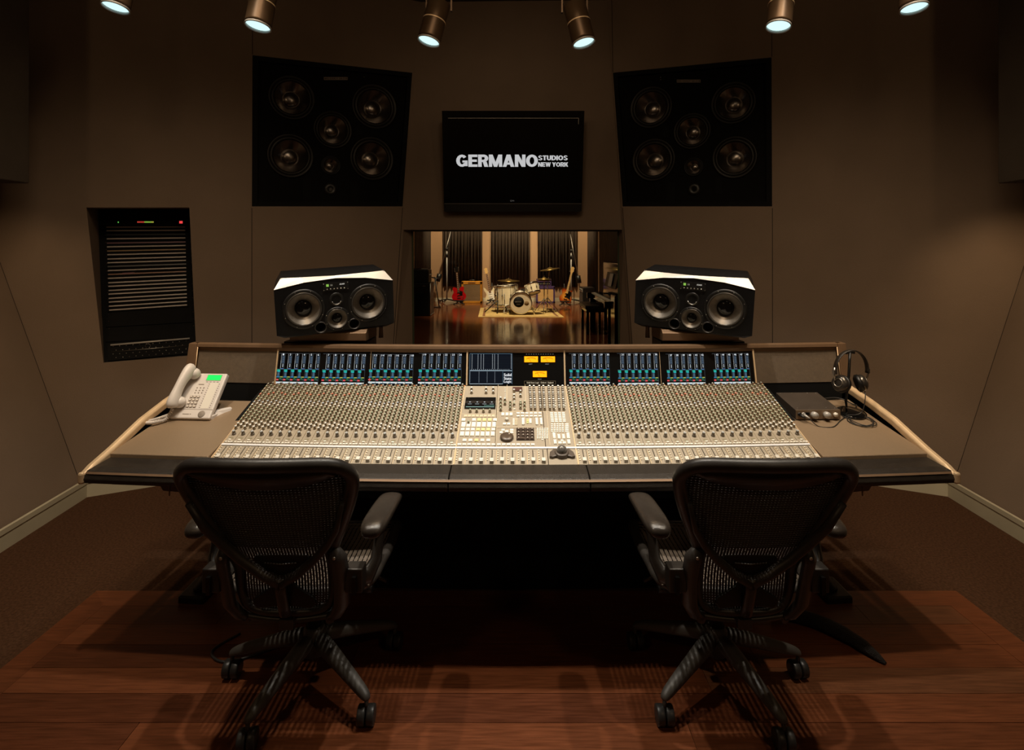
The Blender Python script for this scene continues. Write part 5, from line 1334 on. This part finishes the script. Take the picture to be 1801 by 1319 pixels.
# guitars
def outline(pts, n=5): return smooth_loop([V(x, 0, z) for x, z in pts], n)
def guitar(kind, loc, lean, H, label, bodym, neckm, facem):
    t = thing('electric_guitar', label, 'guitar', loc, (R(-8), lean, 0))
    if kind == 'red':
        bp = [(0, 0), (.12, .01), (.20, .08), (.20, .17), (.15, .25), (.155, .31), (.17, .37), (.13, .41), (.07, .39), (.03, .36), (-.03, .36), (-.07, .39), (-.13, .41), (-.17, .37), (-.155, .31), (-.15, .25), (-.20, .17), (-.20, .08), (-.12, .01)]
    elif kind == 'white':
        bp = [(0, 0), (.11, .0), (.165, .07), (.16, .15), (.12, .22), (.125, .29), (.15, .36), (.12, .40), (.06, .33), (0, .31), (-.06, .33), (-.12, .42), (-.165, .45), (-.16, .36), (-.125, .28), (-.12, .22), (-.16, .15), (-.165, .07), (-.11, 0)]
    else:
        bp = [(0, 0), (.11, .0), (.165, .07), (.165, .15), (.12, .22), (.12, .28), (.15, .36), (.10, .37), (.05, .32), (0, .34), (-.06, .37), (-.12, .38), (-.15, .33), (-.12, .24), (-.125, .2), (-.165, .14), (-.165, .07), (-.11, 0)]
    k = H/1.02
    b = MB(); b.prism([p*k for p in outline(bp)], (0, .045*k, 0)); bd = b.build('body', bodym, t, bev=.006)
    bt = .34*k
    b = MB(); b.hexa([V(-.028, -.012, bt-.1*k), V(.028, -.012, bt-.1*k), V(.028, .01, bt-.1*k), V(-.028, .01, bt-.1*k)], [V(-.021, -.012, H-.18*k), V(.021, -.012, H-.18*k), V(.021, .01, H-.18*k), V(-.021, .01, H-.18*k)]); b.build('neck', neckm, t)
    b = MB(); b.prism([V(-.022, -.008, H-.19*k), V(.022, -.008, H-.19*k), V(.045, -.008, H-.12*k), V(.04, -.008, H-.02*k), V(.0, -.008, H), V(-.045, -.008, H-.03*k), V(-.038, -.008, H-.13*k)], (0, .016, 0)); b.build('headstock', facem['head'], t)
    b = MB()
    for i in range(6): b.ball((-.052 if i % 2 else .052, 0, H-.04*k-.022*i*k), .011, n=6)
    b.build('tuning_peg', M['steel'], t)
    b = MB(); b.box(0, -.008, .16*k, .075, .014, .03*k); b.box(0, -.008, .24*k, .075, .014, .03*k); b.build('pickup', facem['pick'], t)
    b = MB(); b.box(0, -.008, .09*k, .09, .014, .018*k)
    for i in range(4): b.ball((.09+.02*(i % 2), -.006, .05+.03*i*k), .011, n=6)
    b.build('bridge', M['chrome'], t)
    if 'guard' in facem:
        b = MB(); b.prism([V(x*k, -.004, z*k) for x, z in facem['gp']], (0, .004, 0)); b.build('pickguard', facem['guard'], t)
    b = MB(); 
    for i in range(9): b.box(0, -.0135, lerp(bt, H-.22*k, i/8), .03, .002, .010)
    b.build('fret_inlay', M['silver'], t)
    return t
def gstand(loc, label):
    t = thing('guitar_stand', label, 'guitar stand', loc)
    b = MB(); b.tube([V(-.14, -.10, .01), V(-.05, -.04, .05), V(0, .10, .10)], .014, 6); b.tube([V(.14, -.10, .01), V(.05, -.04, .05), V(0, .10, .10)], .014, 6); b.tube([V(0, .22, .01), V(0, .10, .10), V(0, .12, .55)], .012, 6); b.tube([V(-.10, -.06, .09), V(0, .02, .07), V(.10, -.06, .09)], .012, 6)
    b.build('tube_frame', M['blk'], t); MB().box(0, -.06, .10, .26, .03, .03).build('cradle_foam', M['rubber'], t)
maple = mat('maple', S('#d8b070'), .35); rosew = mat('rosewood', S('#6a4a34'), .4)
red = mat('cherry_red', (.50, .006, .010), .15, coat=.5); cream = mat('guitar_cream', S('#e4d6b4'), .25)
burst = bpy.data.materials.new('sunburst'); burst.use_nodes = True; nt = burst.node_tree; bs = nt.nodes['Principled BSDF']; bs.inputs['Roughness'].default_value = .15
tc = nt.nodes.new('ShaderNodeTexCoord'); mp = nt.nodes.new('ShaderNodeMapping'); gr = nt.nodes.new('ShaderNodeTexGradient'); gr.gradient_type = 'SPHERICAL'; rp_ = nt.nodes.new('ShaderNodeValToRGB')
mp.inputs['Location'].default_value = (0, 0, -.17); mp.vector_type = 'POINT'; mp.inputs['Scale'].default_value = (1, 1, 1)
sc_ = nt.nodes.new('ShaderNodeVectorMath'); sc_.operation = 'SCALE'; sc_.inputs['Scale'].default_value = 4.2
nt.links.new(tc.outputs['Object'], mp.inputs[0]); nt.links.new(mp.outputs[0], sc_.inputs[0]); nt.links.new(sc_.outputs[0], gr.inputs[0]); nt.links.new(gr.outputs[1], rp_.inputs[0]); nt.links.new(rp_.outputs[0], bs.inputs['Base Color'])
e = rp_.color_ramp.elements; e[0].position = .05; e[0].color = (.03, .008, .003, 1); e[1].position = .75; e[1].color = (.8, .35, .05, 1); x_ = e.new(.35); x_.color = (.5, .08, .01, 1)
def LPt(px, py, Y): return P(px, py, Y)
def onl(px, py): # point on live floor
    Y = (CAMZ-LZ)*1000/(py-HOR); return V((px-PCX)/1000*Y, Y, LZ)
g0 = onl(808, 535); guitar('red', g0+V(0, 0, .09), R(-6), .92, 'cherry red semi-hollow guitar on stand beside the tweed amplifier', red, rosew, dict(head=M['blkg'], pick=M['chrome'], guard=M['blkg'], gp=[(.02, .14), (.10, .14), (.12, .26), (.03, .30)])); gstand(g0+V(0, 0, 0), 'black stand holding the cherry red guitar')
g1 = onl(865, 534.5); guitar('white', g1+V(0, 0, .06), R(-11), .92, 'cream double-horn guitar leaning by the drum kit', cream, rosew, dict(head=maple, pick=M['white'], guard=M['white'], gp=[(-.06, .10), (.06, .03), (.12, .05), (.10, .18), (.09, .30), (-.08, .31)])); gstand(g1, 'black stand holding the cream guitar')
g2 = onl(993, 536.5); guitar('tele', g2+V(0, 0, .07), R(14), .96, 'sunburst guitar with maple neck near the mic stand', burst, maple, dict(head=maple, pick=M['chrome'], guard=M['blkg'], gp=[(-.02, .16), (.12, .10), (.12, .32), (.02, .34)])); gstand(g2, 'black stand holding the sunburst guitar')
# amps
def combo(px0, px1, pyt, pyb, dep, label, shell, grille, ctl=True, yo=0):
    c0 = onl((px0+px1)/2, pyb); Y = c0.y; w_ = (px1-px0)/1000*Y; h = (pyb-pyt)/1000*Y
    t = thing('guitar_amplifier', label, 'amplifier', c0)
    b = MB(); f_ = .06*h+.02
    b.box(0, dep/2+.01, h/2, w_, dep-.02, h); b.box(-w_/2+f_/2, 0, h/2, f_, .03, h); b.box(w_/2-f_/2, 0, h/2, f_, .03, h); b.box(0, 0, f_/2, w_, .03, f_); b.box(0, 0, h-f_*.7, w_, .03, f_*1.4); b.build('cabinet', shell, t, bev=.006)
    b = MB(); b.box(0, -.002, (h-f_*1.4+f_)/2, w_-2*f_, .012, h-2.4*f_); b.build('grille_cloth', grille, t)
    b = MB(); b.tube([V(-.09, dep/2, h), V(-.06, dep/2, h+.03), V(.06, dep/2, h+.03), V(.09, dep/2, h)], .012, 6); b.build('carry_handle', M['rubber'], t)
    return t, w_, h
tweed = mat('tweed', S('#c8861e'), .7, noise=.1, nscale=40); brown = mat('brown_grille', S('#7a6244'), .9, noise=.15, nscale=60)
t_, w_, h_ = combo(811.5, 848, 495, 533, .28, 'orange tweed combo amplifier with brown grille', tweed, brown)
MB().box(0, -.018, h_-.035, w_*.35, .008, .022).build('badge', rosew, t_)
purple = mat('purple_vinyl', S('#46305c'), .5); strawg = mat('straw_grille', S('#c8a268'), .85, noise=.08, nscale=60)
t_, w_, h_ = combo(943, 976, 504, 533, .30, 'purple guitar speaker cabinet with straw coloured grille', purple, strawg)
c0 = onl(959, 533); t = thing('amplifier_head', 'purple amplifier head on top of the straw grille cabinet', 'amplifier', c0+V(0, .03, h_+.002))
MB().box(-.03, .12, .10, .40, .24, .20).build('cabinet', purple, t, bev=.008); MB().box(-.03, -.002, .085, .34, .006, .07).build('front_panel', M['blkg'], t)
b = MB()
for k in range(6): b.lathe([(.012, 0), (.010, -.02), (0, -.02)], (-.17+k*.055, -.003, .07), (0, 1, 0), 8)
add_text(b, 'ORIGIN', V(-.09, -.004, .145), V(.12, 0, 0), V(0, 0, .025)); b.build('knob', M['silver'], t)
dkg = mat('dark_grille', S('#4a4036'), .9, noise=.1)
t = thing('guitar_amplifier', 'black combo amplifier standing behind the piano bench', 'amplifier', V(1.88, 14.0, LZ))
MB().box(0, .2, .25, .30, .62, .50).build('cabinet', M['blk'], t, bev=.01); MB().box(-.156, .2, .20, .012, .56, .34).build('grille_cloth', dkg, t); MB().box(-.156, .2, .43, .012, .56, .07).build('front_panel', M['silver'], t)
b = MB(); 
for k in range(6): b.lathe([(.012, 0), (.010, .02), (0, .02)], (-.16, -.02+k*.08, .43), (-1, 0, 0), 8)
b.build('knob', M['blk'], t)
# bass stack
t = thing('bass_cabinet', 'tall black bass speaker cabinet at the edge of the window', 'speaker cabinet', V(-1.98, 12.15, LZ))
MB().box(0, .3, .36, .46, .6, .70).build('cabinet', M['blk'], t, bev=.012)
b = MB(); b.tube([V(.235, 0, .02), V(.235, .6, .02)], .012, 6); b.tube([V(.235, 0, .02), V(.235, 0, .70)], .008, 6); b.build('corner_trim', M['steel'], t)
b = MB(); b.box(.10, -.006, .60, .06, .01, .10); b.build('badge', M['steel'], t)
MB().box(0, -.006, .34, .40, .012, .60).build('grille_cloth', M['blkm'], t)
t = thing('bass_amplifier', 'black amplifier head with knobs on the tall bass cabinet', 'amplifier', V(-1.98, 12.2, LZ+.712))
MB().box(-.02, .25, .14, .42, .45, .28).build('case', M['blk'], t, bev=.02); b = MB()
for k in range(5): b.lathe([(.014, 0), (.012, .02), (0, .02)], (.192, .08+k*.08, .17), (1, 0, 0), 8)
b.build('knob', M['silver'], t)
for q in (0, 1): tag(MB().box(-2.06+q*.12, 12.35, LZ+1.003+.006, .20, .16, .012).build('notebook', [M['leather'], M['silver']][q], None, org=(-2.06+q*.12, 12.35, LZ+1.003)), ['dark book lying on the bass amplifier', 'pale papers lying on the bass amplifier'][q], 'book')
# small stool/percussion at left
c0 = onl(764, 541); t = thing('keyboard_stand', 'thin black folding stand behind the bass cabinet', 'stand', c0)
b = MB(); b.tube([V(-.18, 0, .02), V(.02, .2, .72)], .014, 6); b.tube([V(.12, 0, .02), V(-.02, .2, .75)], .014, 6); b.tube([V(-.10, .2, .74), V(.12, .2, .70)], .014, 6); b.tube([V(-.2, 0, .015), V(.16, 0, .015)], .014, 6); b.build('tube_frame', M['blk'], t)
# mic booms
def boom(px, pyb, ptop, pweight, ptip, label):
    c0 = onl(px, pyb); Y = c0.y; t = thing('microphone_boom', label, 'microphone stand', c0)
    L3 = lambda q: P(q[0], q[1], Y)-c0
    b = MB(); 
    for a in (.3, 2.4, 4.5): b.tube([V(0, 0, .09), V(.30*math.cos(a), .30*math.sin(a), .03)], .018, 6)
    b.build('tripod_foot', M['blk'], t)
    b = MB()
    for a in (.3, 2.4, 4.5): b.ball((.30*math.cos(a), .30*math.sin(a), .04), .045, (1, .5, 1), 8)
    b.build('wheel', M['chrome'], t)
    b = MB(); b.cyl((0, 0, .08), L3((px, ptop)), .020, .016, 8); b.build('pole', M['silver'], t)
    b = MB(); b.ball(L3((px, ptop-2)), .05, n=8); b.cyl(L3((px, ptop+12)), L3((px, ptop+6)), .03, n=8); b.build('clamp', M['blk'], t)
    b = MB(); b.cyl(L3(pweight), L3(ptip), .013, .010, 8); b.build('boom_arm', M['steel'], t)
    a, c_ = L3(pweight), L3(ptip); d = (c_-a).normalized()
    b = MB(); b.cyl(a-d*.10, a+d*.10, .065, n=14); b.build('counterweight', M['blk'], t)
    b = MB(); b.cyl(a-d*.115, a-d*.10, .060, n=14); b.build('weight_cap', M['silver'], t)
    b = MB(); b.tube([c_, c_-d*.35+V(.03, 0, -.12), a+d*.9+V(-.05, 0, -.1), a+d*.25], .006, 5); b.build('microphone_cable', M['rubber'], t)
boom(786, 532, 440, (771.5, 488), (793.5, 404), 'chrome microphone boom with black counterweight beside the red guitar')
boom(1004.5, 532, 443, (1017.5, 491), (1003, 412), 'chrome microphone boom with black counterweight above the sunburst guitar')
# rug
def rugp(px, py): return onl(px, py)
b = MB(); q = [rugp(841, 558), rugp(992, 558.5), rugp(972, 543), rugp(845, 542)]
b.prism(q, (0, 0, .012)); rg = b.build('rug', mat('rug_cream', S('#c0a468'), .9, noise=.2, nscale=10), None, org=q[0]); tag(rg, 'cream patterned rug under the drum kit', 'rug')
b = MB(); c = sum(q, Vector())/4; qi = [p+(c-p)*.16+V(0, 0, .0125) for p in q]; qo = [p+(c-p)*.10+V(0, 0, .0125) for p in q]
for i in range(4): j = (i+1) % 4; b.add([qo[i], qo[j], qi[j], qi[i]], [(0, 1, 2, 3)])
b.build('border', mat('rug_border', S('#7a5030'), .9), rg, org=q[0]).location = (0, 0, 0)
# drums
DZ = LZ+.013
def lugdrum(name, label, cat, c, ax, r, dep, n=28, grp=None, legs=True, lug=8):
    t = thing(name, label, cat, c, (0, 0, 0)); ax = Vector(ax).normalized()
    MB().lathe([(r, 0), (r, dep)], (0, 0, 0), ax, n, cap=False).build('shell', M['drum'], t)
    MB().lathe([(0, .003), (r*.98, .003)], (0, 0, 0), -ax, n, cap=False).build('front_head', M['dhead'], t)
    MB().lathe([(0, dep+.003), (r*.98, dep+.003)], (0, 0, 0), ax, n, cap=False).build('rear_head', M['dhead'], t)
    for h in (0, dep): MB().lathe([(r*.97, h-.018), (r*1.04, h-.018), (r*1.04, h+.018), (r*.97, h+.018)], (0, 0, 0), ax, n, cap=False).build('hoop', M['chrome'], t)
    u = ax.cross(V(.3, .2, 1)).normalized(); v = ax.cross(u); b = MB()
    for k in range(lug): a = 2*PI*k/lug; p = (u*math.cos(a)+v*math.sin(a))*r*1.03; b.cyl(p, p+ax*dep, .006, n=5); b.cyl(p+ax*dep*.4, p+ax*dep*.6, .016, n=6)
    b.build('lug', M['chrome'], t); return t
M['dhead'] = mat('drum_head', S('#d8ccb4'), .45)
bd = V(LX(916, 12.27), 12.27, DZ+.262)
t = lugdrum('bass_drum', 'white pearl bass drum with round black logo on the rug', 'drum', bd, (0, 1, 0), .235, .40)
b = MB(); b.lathe([(0, -.0045), (.115, -.0045), (.115, -.003)], (-.045, 0, .02), (0, 1, 0), 28, cap=False); b.build('logo_disc', M['blkm'], t)
b = MB(); add_text(b, 'GRETSCH', V(-.125, -.006, .01), V(.13, 0, 0), V(0, 0, .030), .03); add_text(b, 'DRUMS', V(-.09, -.006, -.04), V(.075, 0, 0), V(0, 0, .018), .02); b.build('logo_lettering', M['silver'], t)
b = MB(); b.lathe([(0, -.0045), (.050, -.0045), (.050, -.003)], (.125, 0, -.01), (0, 1, 0), 20, cap=False); b.build('port_hole', brown, t)
b = MB()
for s_ in (-1, 1): b.tube([V(s_*.22, .05, -.05), V(s_*.30, -.02, -.255)], .010, 6)
b.build('spur', M['chrome'], t)
t = lugdrum('rack_tom', 'small white pearl tom tilted above the bass drum', 'drum', V(LX(933, 12.3), 12.35, LZ+1.35-.0735*12.3+.49*0+.0), (.26, -.28, -.92), .15, .20)
t.location = P(934, 500, 12.45)
b = MB(); b.tube([V(0, .05, -.10), V(-.10, .1, -.25)], .014, 6); b.build('mount', M['chrome'], t)
t = lugdrum('floor_tom', 'large white pearl floor tom beside the white guitar', 'drum', P(888, 503, 12.9), (.03, 0, -1), .235, .42)
b = MB()
for a in (.5, 2.6, 4.7): b.tube([V(.25*math.cos(a), .25*math.sin(a), -.15), V(.25*math.cos(a), .25*math.sin(a), -(t.location.z-DZ))], .009, 5)
b.build('leg', M['chrome'], t)
t = lugdrum('snare_drum', 'shallow chrome snare drum behind the bass drum', 'drum', P(897, 501, 13.0), (0, 0, -1), .175, .12)
b = MB(); b.tube([V(0, 0, -.13), V(0, 0, -(t.location.z-DZ)+.2)], .014, 6)
for a in (.5, 2.6, 4.7): b.tube([V(0, 0, -(t.location.z-DZ)+.22), V(.22*math.cos(a), .22*math.sin(a), -(t.location.z-DZ))], .010, 5)
b.build('stand', M['chrome'], t)
def cymbal(px, py, Y, r, tilt, label, basepx, n2=1, fz=DZ):
    c = P(px, py, Y); bx = LX(basepx, Y); t = thing('cymbal_stand', label, 'cymbal', V(bx, Y, fz)); c = c-t.location
    Rm = Matrix.Rotation(tilt, 3, 'Y') @ Matrix.Rotation(R(4), 3, 'X')
    for k in range(n2): MB().lathe([(r, -.012+k*-.03), (r*.3, .006-k*.03), (r*.2, .03-k*.03), (0.01, .036-k*.03)], c, Rm @ V(0, 0, 1), 28).build('cymbal', M['brassc'], t)
    b = MB(); b.tube([V(0, 0, .20), V(0, 0, c.z*.6), V(c.x, 0, c.z+.04)], [.014, .011, .007], 6); b.ball(c+V(0, 0, .05), .014, n=6); b.build('pole', M['chrome'], t)
    b = MB()
    for a in (.4, 2.5, 4.6): b.tube([V(0, 0, .32), V(.27*math.cos(a), .27*math.sin(a), .01)], .011, 5)
    b.build('tripod', M['chrome'], t)
    return t
cymbal(894.5, 493, 13.55, .27, R(1), 'flat brass ride cymbal over the floor tom', 893)
cymbal(967, 473, 13.0, .23, R(-9), 'tilted brass crash cymbal on the tallest stand', 963)
cymbal(957, 490, 12.7, .17, R(0), 'pair of brass hi-hats beside the tom', 957, 2)
t = thing('hardware_stand', 'black drum hardware stand at the rug corner nearest the white guitar', 'stand', onl(875.5, 551)+V(0, 0, .013))
b = MB(); b.tube([V(0, 0, .05), V(0, 0, .64)], .016, 6); b.tube([V(-.17, 0, .58), V(0, 0, .60)], .010, 6); b.build('pole', M['chrome'], t); b = MB()
for a in (2.9, 6.0, 4.7): b.tube([V(0, 0, .28), V(.30*math.cos(a), .20*math.sin(a), .01)], .013, 5)
b.build('tripod', M['blk'], t)
t = thing('kick_pedal', 'chrome pedal and clutter of hardware at the foot of the bass drum', 'pedal', onl(889, 552)+V(0, 0, .013))
b = MB(); b.box(0, 0, .02, .10, .22, .02); b.tube([V(-.04, .08, .02), V(-.03, .09, .16), V(.04, .09, .15)], .012, 6); b.tube([V(.04, -.02, .03), V(.05, .05, .13)], .012, 6); b.build('pedal_frame', M['chrome'], t)
t = thing('drum_throne', 'round black drum stool behind the kit', 'stool', V(LX(927, 13.3), 13.3, DZ))
MB().lathe([(0, .50), (.15, .50), (.16, .46), (.15, .42), (0, .42)], (0, 0, 0), (0, 0, 1), 20).build('seat', M['leather'], t); b = MB(); b.cyl((0, 0, .1), (0, 0, .42), .015, n=6)
for a in (.5, 2.6, 4.7): b.tube([V(0, 0, .25), V(.2*math.cos(a), .2*math.sin(a), .01)], .010, 5)
b.build('tripod', M['chrome'], t)
# piano
pn = thing('upright_piano', 'black upright piano with open keyboard against the side wall', 'piano', V(1.63, 9.15, LZ))
MB().box(.14, 0, .60, .30, 1.9, 1.18).build('case', M['blkg'], pn, bev=.01)
MB().box(-.10, 0, .60, .26, 1.86, .07).build('keybed', M['blkg'], pn, bev=.004)
for y_ in (-.94, .94):
    MB().box(-.13, y_, .60, .34, .06, .10).build('cheek', M['blkg'], pn, bev=.006); MB().box(-.20, y_, .30, .10, .07, .60).build('leg', M['blkg'], pn, bev=.006)
b = MB(); wk = 1.80/52
for k in range(52): b.box(-.155, -.90+wk*(k+.5), .645, .14, wk*.92, .02)
b.build('white_keys', M['white'], pn, kind='stuff'); b = MB()
for k in range(51):
    if k % 7 in (2, 6): continue
    b.box(-.125, -.90+wk*(k+1), .660, .085, wk*.5, .018)
b.build('black_keys', M['blkg'], pn, kind='stuff')
b = MB(); b.prism([V(-.06, -.5, .80), V(-.06, .5, .80), V(.0, .5, 1.08), V(.0, -.5, 1.08)], (.015, 0, 0)); b.build('music_desk', M['blk'], pn); b = MB(); b.prism([V(-.075, -.2, .82), V(-.075, .1, .82), V(-.035, .1, 1.02), V(-.035, -.2, 1.02)], (.004, 0, 0)); b.build('sheet_music', M['silver'], pn)
b = MB(); b.box(-.03, 0, .12, .02, .5, .03)
for y_ in (-.1, 0, .1): b.box(-.06, y_, .08, .10, .03, .012)
b.build('pedal', M['brassc'], pn)
t = thing('piano_case_end', 'tall black panel edge right at the window jamb below the piano keys', 'panel', V(1.44, 7.9, LZ))
MB().box(0, 0, .38, .085, .30, .76).build('panel', M['blkg'], t, bev=.006)
bn = thing('piano_bench', 'black padded piano bench with square legs before the keyboard', 'bench', V(1.40, 9.75, LZ))
MB().box(0, 0, .45, .38, .78, .07).build('padded_seat', M['leather'], bn, bev=.015); MB().box(0, 0, .395, .34, .72, .05).build('apron', M['blkg'], bn)
for x in (-.15, .15):
    for y_ in (-.33, .33): MB().box(x, y_, .19, .045, .045, .38).build('leg', M['blkg'], bn)
